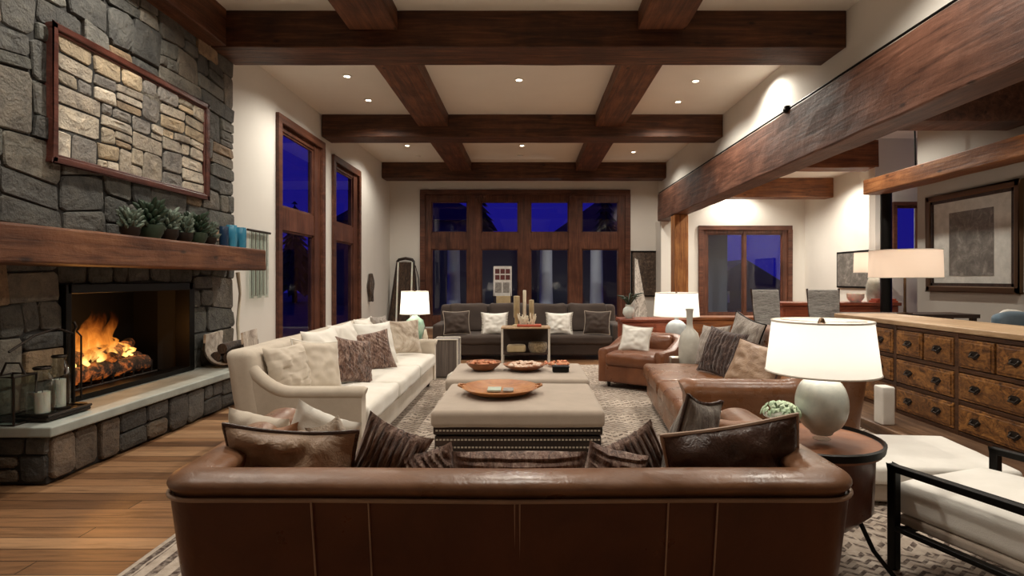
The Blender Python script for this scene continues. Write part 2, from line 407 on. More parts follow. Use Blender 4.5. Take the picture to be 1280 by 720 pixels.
rnd = random.Random(7)

# ------------------------------------------------------------------ room shell
XL, XR, YB, ZC = -4.17, 3.93, 16.9, 4.8
XE = 9.8
S('floor', MB().box(-5, XE, -3, YB+.3, -.1, 0), 'floor', origin=False)
S('ceiling', MB().box(-5, XR+.15, -3, YB+.3, ZC, ZC+.1), 'ceil')
S('ceiling_dining', MB().box(XR+.15, XE, -3, YB+.3, 4.25, 4.35), 'ceil')
def wall_with_holes(name, axis, p0, p1, a0, a1, z0, z1, holes, mat):
    mb = MB()
    def bx(u0, u1, w0, w1):
        if u1-u0 < .001 or w1-w0 < .001: return
        if axis == 'X': mb.box(u0, u1, p0, p1, w0, w1)
        else: mb.box(p0, p1, u0, u1, w0, w1)
    u = a0
    for (h0, h1, g0, g1) in sorted(holes):
        bx(u, h0, z0, z1); bx(h0, h1, z0, g0); bx(h0, h1, g1, z1); u = h1
    bx(u, a1, z0, z1)
    return S(name, mb, mat)
BW = (-3.12, 2.95, .04, 4.04)
wall_with_holes('wall_back', 'X', YB, YB+.2, -4.4, XE, 0, ZC, [BW, (5.25, 7.85, .3, 2.98)], 'wall')
W1, W2 = (9.37, 11.26, .05, 4.13), (12.0, 13.7, .05, 4.02)
wall_with_holes('wall_left', 'Y', XL-.2, XL, 7.47, YB, 0, ZC, [W1, W2], 'wall')
S('wall_left_near', MB().box(XL-.2, XL, -3, 3.0, 0, ZC), 'wall')
S('wall_rear', MB().box(-4.4, XE, -3.2, -3, 0, ZC), 'wall')
S('wall_right_upper', MB().box(XR, XR+.15, -3, YB, 3.85, ZC), 'wall')
S('wall_right_end', MB().box(3.85, 4.1, 16.2, YB, 0, 3.2), 'wall')
S('wall_dining_right', MB().box(8.35, 8.5, 13.45, YB, 0, 4.25).prism([(6.86, 11.2), (7.0, 11.2), (8.5, 13.45), (8.35, 13.45)], 'Z', 0, 4.25), 'wall')
wall_with_holes('wall_dining_return', 'X', 11.0, 11.2, 6.82, XE, 0, 4.25, [(7.2, 7.72, 2.0, 2.95)], 'wall')
S('wall_dining_picture', MB().box(6.5, 6.7, -3, 9.35, 0, 4.25), 'wall_grey')
S('wall_dining_return_end', MB().box(6.7, XE, 9.2, 9.35, 0, 4.25), 'wall_grey')
S('baseboard_back', MB().box(XL, -3.3, YB-.02, YB, 0, .14).box(3.1, 3.85, YB-.02, YB, 0, .14), 'casingX')
S('baseboard_left', MB().box(XL, XL+.02, 7.5, 9.2, 0, .14).box(XL, XL+.02, 13.95, YB, 0, .14), 'casingY')

# windows ---------------------------------------------------------------
def window_x(name, x0, x1, z0, z1, y, cols, rows, cas=.13, depth=.14):
    """frame in the plane y; cols/rows are glass rectangles"""
    root = bpy.data.objects.new(name, None); C.objects.link(root); root.location = ((x0+x1)/2, y, z0); root['kind'] = 'structure'
    ox, oz = (x0+x1)/2, z0
    f = MB()
    c = cas
    for b in ((x0-c, x1+c, -.06, .0, z1-.02, z1+c), (x0-c, x0+.02, -.06, 0, z0-.04, z1-.02), (x1-.02, x1+c, -.06, 0, z0-.04, z1-.02)):
        f.box(b[0]-ox, b[1]-ox, b[2], b[3], b[4]-oz, b[5]-oz)
    f.build('window_casing', 'casingX', root, bevel=.006)
    g = MB()
    xs = [x0]+[v for cc in cols for v in cc]+[x1]
    for i in range(0, len(xs), 2): g.box(xs[i]-ox, xs[i+1]-ox, 0, depth, 0, z1-oz)
    zs = [z0]+[v for rr in rows for v in rr]+[z1]
    for cc in cols:
        for i in range(0, len(zs), 2):
            if zs[i+1]-zs[i] > .003: g.box(cc[0]-ox, cc[1]-ox, .015, depth-.015, zs[i]-oz, zs[i+1]-oz)
        for rr in rows:
            for b in ((cc[0], cc[0]+.035, rr[0], rr[1]), (cc[1]-.035, cc[1], rr[0], rr[1]), (cc[0], cc[1], rr[0], rr[0]+.035), (cc[0], cc[1], rr[1]-.035, rr[1])):
                g.box(b[0]-ox, b[1]-ox, .04, .085, b[2]-oz, b[3]-oz)
    g.build('window_frame', 'casingZ', root, bevel=.004)
    for cc in cols:
        for rr in rows:
            MB().box(cc[0]-ox+.01, cc[1]-ox-.01, .058, .066, rr[0]-oz+.01, rr[1]-oz-.01).build('window_pane', 'glass', root)
    return root
cols = [(-2.92,-1.83), (-1.42,-.29), (.07,1.23), (1.62,2.73)]
window_x('window_1', *BW, YB, cols, [(.35, 2.39), (2.88, 3.82)])
window_x('window_4', 5.25, 7.85, .3, 2.98, YB, [(5.42, 6.5), (6.58, 7.68)], [(.45, 2.85)], .11)
window_x('window_5', 7.2, 7.72, 2.0, 2.95, 11.0, [(7.23, 7.69)], [(2.03, 2.92)], .05)
for nm, w in (('window_2', W1), ('window_3', W2)):
    y0, y1, z0, z1 = w
    wd = y1-y0
    r = window_x(nm, -wd/2, wd/2, z0, z1, 0, [(-wd/2+.14, wd/2-.3)], [(.35, 2.33), (2.72, z1-.12)], .12)
    r.location = (XL, (y0+y1)/2, z0); r.rotation_euler = (0, 0, R(90))

# beams -------------------------------------------------------------------
def beam(x0, x1, y0, y1, z0, z1, mat, label, group, seed=0, n=14, amp=.012):
    ax = 'X' if (x1-x0) > (y1-y0) else 'Y'
    mb = MB(); L = (x1-x0) if ax == 'X' else (y1-y0); k = max(2, int(L/.35))
    vs, fs = [], []
    for i in range(k+1):
        t = i/k
        for (a, b) in ((0,0), (.5,0), (1,0), (1,.5), (1,1), (.5,1), (0,1), (0,.5)):
            j = noise.noise(Vector((t*L*1.3+seed*7, a*3, b*3)))*amp; j2 = noise.noise(Vector((t*L*1.3, a*3+9, b*3+seed)))*amp
            z = z0+(z1-z0)*b+(j if b < 1 else 0)
            if ax == 'X': vs.append((x0+t*L, y0+(y1-y0)*a+j2, z))
            else: vs.append((x0+(x1-x0)*a+j2, y0+t*L, z))
    for i in range(k):
        for q in range(8): fs.append((i*8+q, i*8+(q+1) % 8, (i+1)*8+(q+1) % 8, (i+1)*8+q))
    fs += [tuple(range(8))[::-1], tuple(k*8+q for q in range(8))]
    mb.add(vs, fs)
    o = mb.build('ceiling_beam', mat); b = o.modifiers.new('bevel', 'BEVEL'); b.width = .015; b.segments = 2; b.limit_method = 'ANGLE'; b.angle_limit = R(50)
    return tag(o, label, 'beam', group)
BB = 4.35
CB = [(6.9, 7.5), (11.27, 11.8), (15.9, 16.4)]
lab = ['thick dark timber crossbeam nearest the camera, spanning from the stone chimney', 'dark timber crossbeam in the middle of the ceiling, between the other two', 'dark timber crossbeam farthest back, just above the big windows']
for i, (a, b) in enumerate(CB): beam(-4.15 if i else -3.93, XR-.003, a, b, BB, ZC+.01, 'beamX', lab[i], 'ceiling crossbeams', i)
nm = ['nearest bay above the camera', 'middle bay between the first and second crossbeams', 'far bay between the second and third crossbeams']
for i, (a, b) in enumerate([(-2.9, 6.88), (7.52, 11.25), (11.82, 15.88)]):
    beam(-2.2, -1.6, a, b, 4.55, ZC+.01, 'beamY', 'left lengthwise timber ceiling beam in the '+nm[i], 'lengthwise ceiling beams', i+5)
    beam(1.35, 1.93, a, b, 4.55, ZC+.01, 'beamY', 'right lengthwise timber ceiling beam in the '+nm[i], 'lengthwise ceiling beams', i+9)
beam(-3.93, -3.70, 3.0, 6.88, BB, ZC+.01, 'beamY', 'dark timber beam running along the top of the stone chimney wall', None, 20)
mbm = thing('main_beam', 'massive rough brown timber beam running front to back above the opening at right', 'beam', (3.95, 6, 3.15))
q = MB(); vs, fs = [], []; k = 60
for i in range(k+1):
    y = -2.9-6+19.1*i/k
    for j, (a, b) in enumerate(((0,0), (1,0), (1,.33), (1,.66), (1,1), (0,1), (0,.66), (0,.33))):
        n1 = noise.noise(Vector((y*1.7, a*4, b*5)))*.012; n2 = noise.noise(Vector((y*1.7+40, a*4, b*5)))*.018
        vs.append((-.2+.4*a+n2*(1 if a == 0 else -1), y, .78*b+(n1 if b == 0 else 0)))
for i in range(k):
    for j in range(8): fs.append((i*8+j, i*8+(j+1) % 8, (i+1)*8+(j+1) % 8, (i+1)*8+j))
fs += [tuple(range(8))[::-1], tuple(k*8+j for j in range(8))]
q.add(vs, fs); q.build('timber', 'mainbeam', mbm, bevel=.02)
MB().tube([(-.185, -8.9, .80), (-.185, 10.1, .80)], .014).build('cable_rail', 'black', mbm)
MB().lathe([(0, -.05), (.05, -.04), (.06, 0), (.045, .05), (0, .06)], 12, (-.2, 2.1, .79)).build('rail_knob', 'black', mbm)
p_ = MB(); p_.box(3.77, 4.13, 14.4, 14.8, 0, 3.15)
tag(p_.build('timber_post', 'honeyZ', bevel=.02), 'square honey-coloured timber post holding up the far end of the massive beam', 'post')
beam(4.1, 6.9, 11.0, 11.45, 3.68, 4.26, 'honeyX', 'orange timber crossbeam in the side room, ending at the grey-white wall', 'side room crossbeams', 3)
beam(4.1, 8.35, 15.3, 15.75, 3.72, 4.26, 'honeyX', 'orange timber crossbeam in the side room, farthest back above the dark window', 'side room crossbeams', 4)
beam(4.16, 6.5, 7.1, 7.6, 3.50, 4.26, 'mainbeam', 'brown rough crossbeam in the side room, nearest and highest at the upper right', 'side room crossbeams', 6)
beam(5.95, 6.3, 3.0, 9.95, 2.98, 3.24, 'honeyY', 'honey timber beam running lengthwise above the large framed picture', None, 8)

# ceiling fixtures
def downlight_proto():
    t = thing('recessed_downlight', '', 'ceiling light')
    MB().lathe([(.052, 0), (.085, 0), (.085, -.008), (.05, -.012), (.052, 0)], 20, cap=False).build('trim_ring', 'white_fab', t)
    MB().lathe([(0, -.003), (.052, -.003)], 20, cap=False).build('lens', 'can', t)
    return t
def place(xy): return (xy[0], xy[1], ZC)
cans = [((-2.95, 9.13), 'small recessed downlight left of the left beam, nearer of its pair'), ((-2.95, 10.35), 'small recessed downlight left of the left beam, farther of its pair'),
        ((-.15, 9.3), 'small recessed downlight in the centre of the middle ceiling bay'), ((2.8, 9.35), 'small recessed downlight right of the right beam, nearer of its pair'),
        ((2.8, 10.45), 'small recessed downlight right of the right beam, farther of its pair'), ((-3.0, 13.9), 'small recessed downlight at the left of the far ceiling bay'),
        ((-.15, 13.9), 'small recessed downlight in the centre of the far ceiling bay'), ((2.75, 14.6), 'small recessed downlight at the right of the far ceiling bay')]
pr = downlight_proto(); 
def spot(x, y, z, e, ang=150, blend=.6, r=.06, col=(1,.93,.81)):
    l = bpy.data.lights.new('downlight_lamp', 'SPOT'); l.energy = e; l.color = col; l.spot_size = R(ang); l.spot_blend = blend; l.shadow_soft_size = r
    o = bpy.data.objects.new('downlight_lamp', l); C.objects.link(o); o.location = (x, y, z); return o
def point(x, y, z, e, r=.05, col=(1,.90,.78)):
    l = bpy.data.lights.new('lamp_bulb_light', 'POINT'); l.energy = e; l.color = col; l.shadow_soft_size = r
    o = bpy.data.objects.new('lamp_bulb_light', l); C.objects.link(o); o.location = (x, y, z); return o
E = 210
for i, (xy, lb) in enumerate(cans):
    if i == 0: pr.location = place(xy); pr['label'] = lb; pr['group'] = 'recessed ceiling downlights'
    else: copy_tree(pr, place(xy), 0, lb, 'recessed ceiling downlights')
    spot(xy[0], xy[1], ZC-.03, E)
for x in (-3.0, -.15, 2.8):
    for y in (2.7, 5.0): spot(x, y, ZC-.03, E*(1.0 if y > 3 else .8))
for x, y, z, e in ((5.3, 14.2, 4.2, 120), (7.3, 14.0, 4.2, 160), (7.9, 12.4, 4.2, 130), (5.2, 9.4, 4.2, 110), (5.2, 5.2, 4.2, 120), (5.3, 12.6, 4.2, 80), (3.55, 8.9, 4.77, 60), (6.2, 16.3, 4.2, 90)):
    spot(x, y, z, e*2.2)
for x, y in ((-2.97, 15.1), (-.2, 15.0)):
    tag(MB().lathe([(0, 0), (.07, 0), (.075, .02), (.06, .03), (0, .03)], 16, (x, y, ZC-.03)).build('smoke_detector', 'white_fab', smooth=True),
        'small round white detector on the far ceiling bay, '+('left' if x < -1 else 'centre'), 'smoke detector')

# ------------------------------------------------------------------ stonework
def stones(mb, rects, target, aspect, xf, palette, rng, depth=.05, warp=.035, gap=.010):
    out = []
    def split(u0, u1, w0, w1):
        W, H = u1-u0, w1-w0
        if W*H < target*rng.uniform(.5, 2.6) or (W < .16 and H < .12):
            out.append((u0, u1, w0, w1)); return
        if W/aspect > H*rng.uniform(.75, 1.3):
            k = u0+W*rng.uniform(.33, .67); split(u0, k, w0, w1); split(k, u1, w0, w1)
        else:
            k = w0+H*rng.uniform(.35, .65); split(u0, u1, w0, k); split(u0, u1, k, w1)
    for r in rects: split(*r)
    for (u0, u1, w0, w1) in out:
        W, H = u1-u0, w1-w0; cu, cw = (u0+u1)/2, (w0+w1)/2
        d = rng.uniform(.35, 1)*depth; rc = min(W, H)*rng.uniform(.06, .2)
        pts = []
        for sx, sy in ((1,1), (-1,1), (-1,-1), (1,-1)):
            ex, ey = sx*(W/2-gap), sy*(H/2-gap); jx, jy = rng.uniform(-.04, .10)*min(W, .3)*sx, rng.uniform(-.04, .10)*min(H, .3)*sy
            a = (ex-jx-sx*rc*rng.uniform(.5,1.2), ey-jy*.4); b = (ex-jx*.4, ey-jy-sy*rc*rng.uniform(.5,1.2)); m = (ex-jx-sx*rc*.25, ey-jy-sy*rc*.25)
            pts += [b, m, a] if sx*sy > 0 else [a, m, b]
        def T(px, py, dd):
            u, w = cu+px, cw+py; nv = noise.noise_vector(Vector((u*1.7, w*1.7, 3)))
            nv2 = noise.noise_vector(Vector((u*6, w*6, 8)))
            return xf(u+nv.x*warp+nv2.x*warp*.3, w+nv.y*warp+nv2.y*warp*.3, dd)
        n = len(pts); e = min(.011, W*.1, H*.1)
        rings = [(1, -.03, 0), (1, d-e, 0), (1, d, e), (.55, d+rng.uniform(-.004, .010), e), ]
        vs = []
        for sc_, dd, ins in rings:
            for (x, y) in pts:
                L = math.hypot(x, y); k = sc_*(L-ins)/L
                vs.append(T(x*k, y*k, dd+noise.noise(Vector((x*9+cu*5, y*9+cw*5, dd)))*.006*(1 if dd > 0 else 0)))
        vs.append(T(0, 0, d+rng.uniform(-.004, .012)))
        fs = []
        for i in range(len(rings)-1):
            for k in range(n): fs.append((i*n+k, i*n+(k+1) % n, (i+1)*n+(k+1) % n, (i+1)*n+k))
        b = (len(rings)-1)*n; fs += [(b+k, b+(k+1) % n, len(vs)-1) for k in range(n)]
        c = rng.choice(palette); f = rng.uniform(.75, 1.3); mb.cur = tuple(x*f for x in c)
        mb.add(vs, fs)
    mb.cur = None
GREY = [(.100,.099,.088), (.12,.117,.103), (.085,.083,.075), (.145,.138,.12), (.10,.097,.088), (.125,.122,.108), (.14,.125,.105), (.070,.068,.063), (.115,.110,.098), (.16,.145,.12), (.09,.088,.082), (.11,.105,.095), (.26,.18,.11), (.17,.145,.115)]
XF = -3.95
fp = thing('fireplace', 'tall grey fieldstone fireplace with raised hearth and glowing firebox', 'fireplace', (XF, 5.6, 0))
loc = lambda x, y, z: (x-XF, y-5.6, z)
rg = random.Random(11)
sm = MB(); F = lambda u, w, d: loc(XF+d, u, w)
O0, O1, OZ0, OZ1 = 4.73, 6.5, .44, 1.42
stones(sm, [(3.0, 5.2, 1.75, 4.4), (5.2, 7.47, 1.75, 4.4), (3.0, O0-.02, 0, 1.75), (O1+.05, 7.47, .4, 1.75), (O0-.02, O1+.05, OZ1+.03, 1.75)], .085, 1.45, F, GREY, rg, .045, .065, .004)
sm.build('stone_facing', 'stone', fp)
bk = MB()
for a, b, c, d in ((3.0, 7.46, OZ1, ZC-.01), (3.0, O0, 0, OZ1), (O1, 7.46, 0, OZ1), (O0, O1, 0, OZ0)): bk.box(-.35, .0, a-5.6, b-5.6, c, d)
bk.build('mortar_backing', 'mortar', fp)
fb = MB(); fb.box(-.75, -.70, O0-5.75, O1-5.45, .3, OZ1+.1).box(-.72, -.34, O0-5.75, O0-5.7, .3, OZ1+.1).box(-.72, -.34, O1-5.5, O1-5.45, .3, OZ1+.1).box(-.72, -.34, O0-5.75, O1-5.45, OZ1, OZ1+.1).box(-.72, .0, O0-5.75, O1-5.45, .3, OZ0)
fb.build('firebox', 'soot', fp)
fr = MB(); a, b = O0-5.6, O1-5.6
fr.box(-.1, .065, b-.07, b+.03, OZ0, OZ1+.03).box(-.1, .065, a-.02, a+.04, OZ0, OZ1+.03).box(-.1, .065, a, b, OZ1-.05, OZ1+.03).box(-.1, .075, a, b, OZ0, OZ0+.05)
fr.build('metal_surround', 'black', fp, bevel=.004)
mt = MB(); vs, fs = [], []; k = 26
for i in range(k+1):
    y = 2.9-5.6+(7.28-2.9)*i/k
    for j, (x, z) in enumerate(((-.02, 1.60), (.55, 1.60), (.55, 1.74), (.55, 1.87), (-.02, 1.87))):
        nn = noise.noise(Vector((y*1.5, x*3, z*5))); vs.append((x+(nn*.012 if x > 0 else 0), y, z+nn*.006))
for i in range(k):
    for j in range(5): fs.append((i*5+j, i*5+(j+1) % 5, (i+1)*5+(j+1) % 5, (i+1)*5+j))
fs += [tuple(range(5))[::-1], tuple(k*5+j for j in range(5))]
mt.add(vs, fs); mt.build('mantel', 'mantel', fp, bevel=.018)
hs = MB(); hs.rbox((.27, 5.75-5.6, .40), (.56, 3.52, .075), .012, 10); hs.build('hearth_slab', 'slab', fp, smooth=True)
hb = MB(); hb.box(.0, .46, 4.06-5.6, 7.46-5.6, .01, .358)
hb.build('hearth_core', 'mortar', fp)
HB = [(.11,.085,.062), (.085,.08,.072), (.14,.105,.075), (.065,.06,.055), (.10,.095,.088), (.16,.12,.09)]
hf = MB(); stones(hf, [(4.06, 7.46, .02, .35)], .06, 1.3, lambda u, w, d: loc(XF+.46+d, u, w), HB, rg, .04, .012, .005)
stones(hf, [(0, .48, .02, .35)], .05, 1.3, lambda u, w, d: (u, 4.06-5.6-d, w), HB, rg, .03, .008, .005)
hf.build('hearth_stone', 'stone', fp)
# framed stone panel
fs_ = thing('framed_stone_panel', 'large reddish wooden frame around pale beige stones, set in the chimney wall', 'wall panel', (XF, 5.7, 2.45))
y0, y1, z0, z1 = 4.56-5.7, 6.80-5.7, 0, 1.15
f = MB(); w = .055
for bx in ((y0, y1, z1-w, z1), (y0, y1, z0, z0+w), (y0, y0+w, z0, z1), (y1-w, y1, z0, z1)): f.box(.0, .085, *bx)
w2 = .022
for bx in ((y0+w, y1-w, z1-w-w2, z1-w), (y0+w, y1-w, z0+w, z0+w+w2), (y0+w, y0+w+w2, z0+w, z1-w), (y1-w-w2, y1-w, z0+w, z1-w)): f.box(.0, .07, *bx)
f.build('frame', 'frame_red', fs_, bevel=.012)
PALE = [(.42,.36,.28), (.50,.44,.36), (.38,.33,.27), (.46,.40,.33), (.33,.25,.17), (.54,.48,.40), (.26,.24,.22), (.48,.38,.26)]
pi_ = MB(); stones(pi_, [(y0+w, y1-w, z0+w, z1-w)], .042, 2.1, lambda u, w_, d: (.04+d, u, w_), PALE, random.Random(5), .026, .032, .007)
pi_.build('stone_inset', 'stone', fs_)
MB().box(-.01, .042, y0+.02, y1-.02, z0+.02, z1-.02).build('backing', 'mortar', fs_)

# fire, logs, grate
def log(p0, p1, r, label, mat='ember', seed=0):
    n = 12; path = []; rr = []
    for i in range(n+1):
        t = i/n; p = Vector(p0).lerp(Vector(p1), t); p += noise.noise_vector(Vector((t*3+seed, 1, 2)))*r*.35; path.append(p); rr.append(r*(1+.15*noise.noise(Vector((t*6, seed, 0)))))
    return tag(MB().tube(path, rr, 12).build('firewood_log', mat, smooth=True), label, 'log', 'burning logs')
log((-4.15, 4.95, .60), (-4.12, 6.0, .60), .085, 'front glowing log lying low across the grate', seed=1)
log((-4.33, 5.0, .60), (-4.3, 6.15, .61), .09, 'rear glowing log lying behind the front one', seed=2)
log((-4.2, 5.1, .74), (-4.26, 5.9, .77), .075, 'burning log lying on top of the two lower logs', seed=3)
log((-4.1, 5.5, .72), (-4.35, 6.1, .80), .055, 'thin log lying crosswise at the right of the fire', seed=4)
gr = MB(); 
for i in range(9): y = 4.95+i*.14; gr.tube([(-4.08, y, .62), (-4.08, y, .50), (-4.42, y, .50)], .012, 6)
gr.tube([(-4.08, 4.9, .49), (-4.08, 6.15, .49)], .014, 6).tube([(-4.40, 4.9, .47), (-4.40, 6.15, .47)], .014, 6)
for y in (5.0, 6.05): 
    for x in (-4.08, -4.40): gr.tube([(x, y, .49), (x, y, .44)], .014, 6)
tag(gr.build('fire_grate', 'iron'), 'black iron fire grate holding the burning logs', 'grate')
fl = MB()
for (y, h, r, x) in ((4.98, .16, .035, -4.2), (5.05, .24, .05, -4.24), (5.12, .32, .055, -4.2), (5.2, .26, .04, -4.27), (5.27, .34, .055, -4.22), (5.35, .24, .045, -4.16), (5.45, .50, .06, -4.28), (5.53, .58, .065, -4.25), (5.60, .54, .06, -4.3), (5.68, .56, .05, -4.24), (5.55, .22, .035, -4.12), (5.74, .15, .025, -4.14), (5.85, .10, .018, -4.15), (5.02, .14, .03, -4.1), (5.18, .16, .03, -4.08), (5.36, .14, .03, -4.08)):
    n = 12; pth = [(x+.03*math.sin(i*.8+y*9), y+.04*math.sin(i*.6+y*5)*i/n, .70+h*i/n) for i in range(n+1)]
    fl.tube(pth, [max(.003, r*math.sin(PI*min(1, (i/n)*.82+.18))**.8) for i in range(n+1)], 12)
ob = fl.build('fire', 'flame', smooth=True); tag(ob, 'bright orange flames rising from the burning logs', 'fire', None, 'stuff')
l = point(-4.2, 5.3, .95, 8, .12, (1,.42,.10)); l = point(-4.15, 5.7, .9, 5, .1, (1,.42,.10))

# ------------------------------------------------------------------ rug
rg_ = MB(); rg_.rbox((.9, 5.75, .012), (5.9, 7.7, .022), .01, 24, 0, .0015)
tag(rg_.build('area_rug', 'rug', smooth=True), 'large beige wool rug with dark brown zigzag pattern under the seating', 'rug')

# ------------------------------------------------------------------ pillows
def pillow(label, w, h, t, c, rot, mat, rib=0, wr=.012, group='throw pillows', fringe=None, piping=None, name='throw_pillow', n=30, pinch=.10, seed=0, ribdir=0, cup=0):
    """standing pillow: plane XZ, thickness Y, origin at its centre"""
    mb = MB(); vs, fs = [], []
    rows = {}
    for side in (1, -1):
        for i in range(n+1):
            for j in range(n+1):
                u, v = -1+2*i/n, -1+2*j/n
                e = ((1-abs(u)**2.6)*(1-abs(v)**2.6)); e = max(e, 0)**.55
                x = u*w/2*(1-pinch*(1-v*v)*abs(u)); z = v*h/2*(1-pinch*(1-u*u)*abs(v))
                y = side*t/2*e
                if wr:
                    q = Vector((u*2.2+seed*3.1, v*2.2+side*4, seed)); y += side*noise.noise(q*1.5)*wr*min(1, e*1.4)*1.6
                    nn = noise.noise_vector(q); x += nn.x*wr*e; z += nn.z*wr*e
                if rib:
                    a = v if ribdir == 0 else (u if ribdir == 1 else (u+v)*.7)
                    y += side*rib*math.sin(a*PI*11)*min(1, e*1.5)
                y += cup*(u*u)*w*.5
                vs.append((x, y, z))
        o = 0 if side == 1 else (n+1)**2
        for i in range(n):
            for j in range(n): q = (o+i*(n+1)+j, o+(i+1)*(n+1)+j, o+(i+1)*(n+1)+j+1, o+i*(n+1)+j+1); fs.append(q if side < 0 else q[::-1])
    mb.add(vs, fs)
    def edge():
        P = []
        for k in range(n): P.append((-1+2*k/n, -1))
        for k in range(n): P.append((1, -1+2*k/n))
        for k in range(n): P.append((1-2*k/n, 1))
        for k in range(n): P.append((-1, 1-2*k/n))
        return [(u*w/2*(1-pinch*(1-v*v)*abs(u)), cup*(u*u)*w*.5, v*h/2*(1-pinch*(1-u*u)*abs(v))) for u, v in P]
    if piping or fringe:
        root = thing(name, label, 'pillow', c, 0, group); root.rotation_euler = tuple(R(a) for a in rot)
        mb.build('pillow_cover', mat, root, smooth=True)
        if piping: MB().tube(edge(), .008, 6, closed=True).build('piping', piping, root, smooth=True)
        if fringe:
            fm = MB()
            for k, p in enumerate(edge()):
                r = random.Random(k); d = Vector(p).normalized()
                if abs(abs(p[0])-w/2) < w*.08:
                    for q_ in range(2): fm.tube([p, (p[0]+math.copysign(.03, p[0]), p[1]+r.uniform(-.01,.01), p[2]+r.uniform(-.012,.012))], [.004, .002], 4)
            fm.build('fringe', fringe, root)
        return root
    o = mb.build(name, mat, None, smooth=True, origin=False); o.location = c; o.rotation_euler = tuple(R(a) for a in rot)
    return tag(o, label, 'pillow', group)

# ------------------------------------------------------------------ sofas
def sofa(name, label, loc, rz, W, D, sh, bh, ah, aw, mat, nseat, nback=0, backc=None, arms=(1,1), style='roll', cush=None, arm_mat=None, legs=True, cat='sofa', leg_h=.09, rollk=.34, back_t=.22, seatc=.17, bw=.012):
    """local: x width (centred), front at -y, back at +y, origin floor centre"""
    root = thing(name, label, cat, loc, rz); cush = cush or mat; hw, hd = W/2, D/2
    MB().rbox((0, -.01, (leg_h+sh-seatc)/2+.01), (W-.04, D-.06, sh-seatc-leg_h+.02), .03, 8, 0, .004).build('base', mat, root, smooth=True)
    # back, slightly raked
    b = MB(); T = Matrix.Translation((0, hd-back_t/2-.02, 0)) @ Matrix.Shear('XZ', 4, (0, 0)) 
    b.rbox((0, hd-back_t/2, (bh+leg_h)/2), (W-.02, back_t, bh-leg_h), .07, 9, 0, bw*.6)
    b.v = [(x, y+max(0, z-sh)*.18, z) for x, y, z in b.v]
    b.build('backrest', mat, root, smooth=True)
    for s, on in ((-1, arms[0]), (1, arms[1])):
        if not on: continue
        a = MB(); x0 = s*(hw-aw/2)
        if style == 'roll':
            # swept arm: high at the back, dipping to a level front
            prof = []
            for i in range(17):
                t = i/16; y = hd-.05-(D-.05)*t
                z = ah+(bh-.04-ah)*max(0, 1-t/.40)**1.9
                prof.append((y, z))
            poly = [(y, z-.03) for y, z in prof]+[(-hd, leg_h), (hd-.05, leg_h)]
            a.prism(poly, 'X', x0-aw*.36, x0+aw*.36)
            a.tube([(x0+s*.01, y, z-.035) for y, z in prof]+[(x0+s*.01, -hd-.012, ah-.04)], [aw*rollk]*17+[aw*(rollk-.02)], 14)
        elif style == 'box':
            a.rbox((x0, 0, (ah+leg_h)/2), (aw, D, ah-leg_h), .05, 8, .0, bw*.5)
        a.build('armrest', arm_mat or mat, root, smooth=True, bevel=.015 if style == 'roll' else 0)
    iw = W-(aw if arms[0] else 0)-(aw if arms[1] else 0); xa = -hw+(aw if arms[0] else 0)
    cw = iw/nseat
    for i in range(nseat):
        MB().rbox((xa+cw*(i+.5), -back_t/2-.01, sh-seatc/2+.005), (cw-.008, D-back_t+.02, seatc), .05, 9, .03, bw, i*3+W).build('seat_cushion', cush, root, smooth=True)
    if nback:
        bw_ = iw/nback; hh = bh-sh+.02
        for i in range(nback):
            q = MB(); q.rbox((0, 0, 0), (bw_-.015, .17, hh), .075, 9, 0, bw*1.3, i*5+2)
            q.v = [(x+xa+bw_*(i+.5), y+hd-back_t-.09+(z)*.2, z+sh+hh/2+.01) for x, y, z in q.v]
            q.build('back_cushion', backc or cush, root, smooth=True)
    if legs:
        for sx in (-1, 1):
            for sy in (-1, 1): MB().lathe([(.02, 0), (.032, leg_h*.6), (.035, leg_h+.02)], 12, (sx*(hw-.1), sy*(hd-.1), 0)).build('leg', 'dark_wood', root, smooth=True)
    return root
RH = .024
# cream sofa at left: faces +x, so rotate +90; x local -> y world
sofa('cream_sofa', 'long cream linen sofa with sloping arms at the left, below the tall windows', (-1.76, 6.0, RH), R(90), 3.5, .98, .46, .93, .625, .16, 'cream_tan', 3, 0, None, (1,1), 'roll', 'cream', legs=True)
def onx(label, py_, X, w, h, t, zc, mat, tilt=-18, yaw=90, **kw):
    return pillow(label, w, h, t, (X, py_, zc), (tilt, 0, yaw), mat, **kw)
# back cushions of cream sofa (loose, pale) as pillows leaning to -X ; plane faces +X : yaw 90
g = 'loose pillows on the cream sofa'
# front-facing tilt: rotate about local x
def lean(label, X, Y, zc, w, h, t, mat, yaw, tilt, grp, **kw):
    return pillow(label, w, h, t, (X, Y, zc), (tilt, kw.pop('roll', 0), yaw), mat, group=grp, **kw)
lean('sand linen pillow with gathered pleats at the near corner of the cream sofa', -1.97, 4.62, .73, .50, .46, .17, 'cream_tan', 75, -14, g, seed=1, wr=.02, rib=.004)
lean('plain sand pillow leaning behind the sloping near arm of the cream sofa', -1.86, 4.95, .72, .50, .48, .16, 'cream_tan', 60, -18, g, seed=2, roll=8, piping='cream')
lean('plump cream back pillow between the sand pillow and the first brown fur pillow', -1.90, 5.25, .76, .58, .56, .2, 'cream', 80, -16, g, seed=3)
lean('dark brown shaggy fur pillow nearest on the cream sofa', -1.70, 5.45, .70, .46, .46, .15, 'furbrown', 55, -20, g, seed=4, rib=.009, ribdir=2, roll=12)
lean('plump cream back pillow behind the second brown fur pillow', -1.93, 5.95, .76, .62, .56, .2, 'cream', 86, -16, g, seed=5)
lean('square dark brown fur pillow at the middle of the cream sofa', -1.72, 6.12, .70, .50, .46, .15, 'furbrown', 35, -24, g, seed=6, rib=.009, ribdir=2, roll=-6)
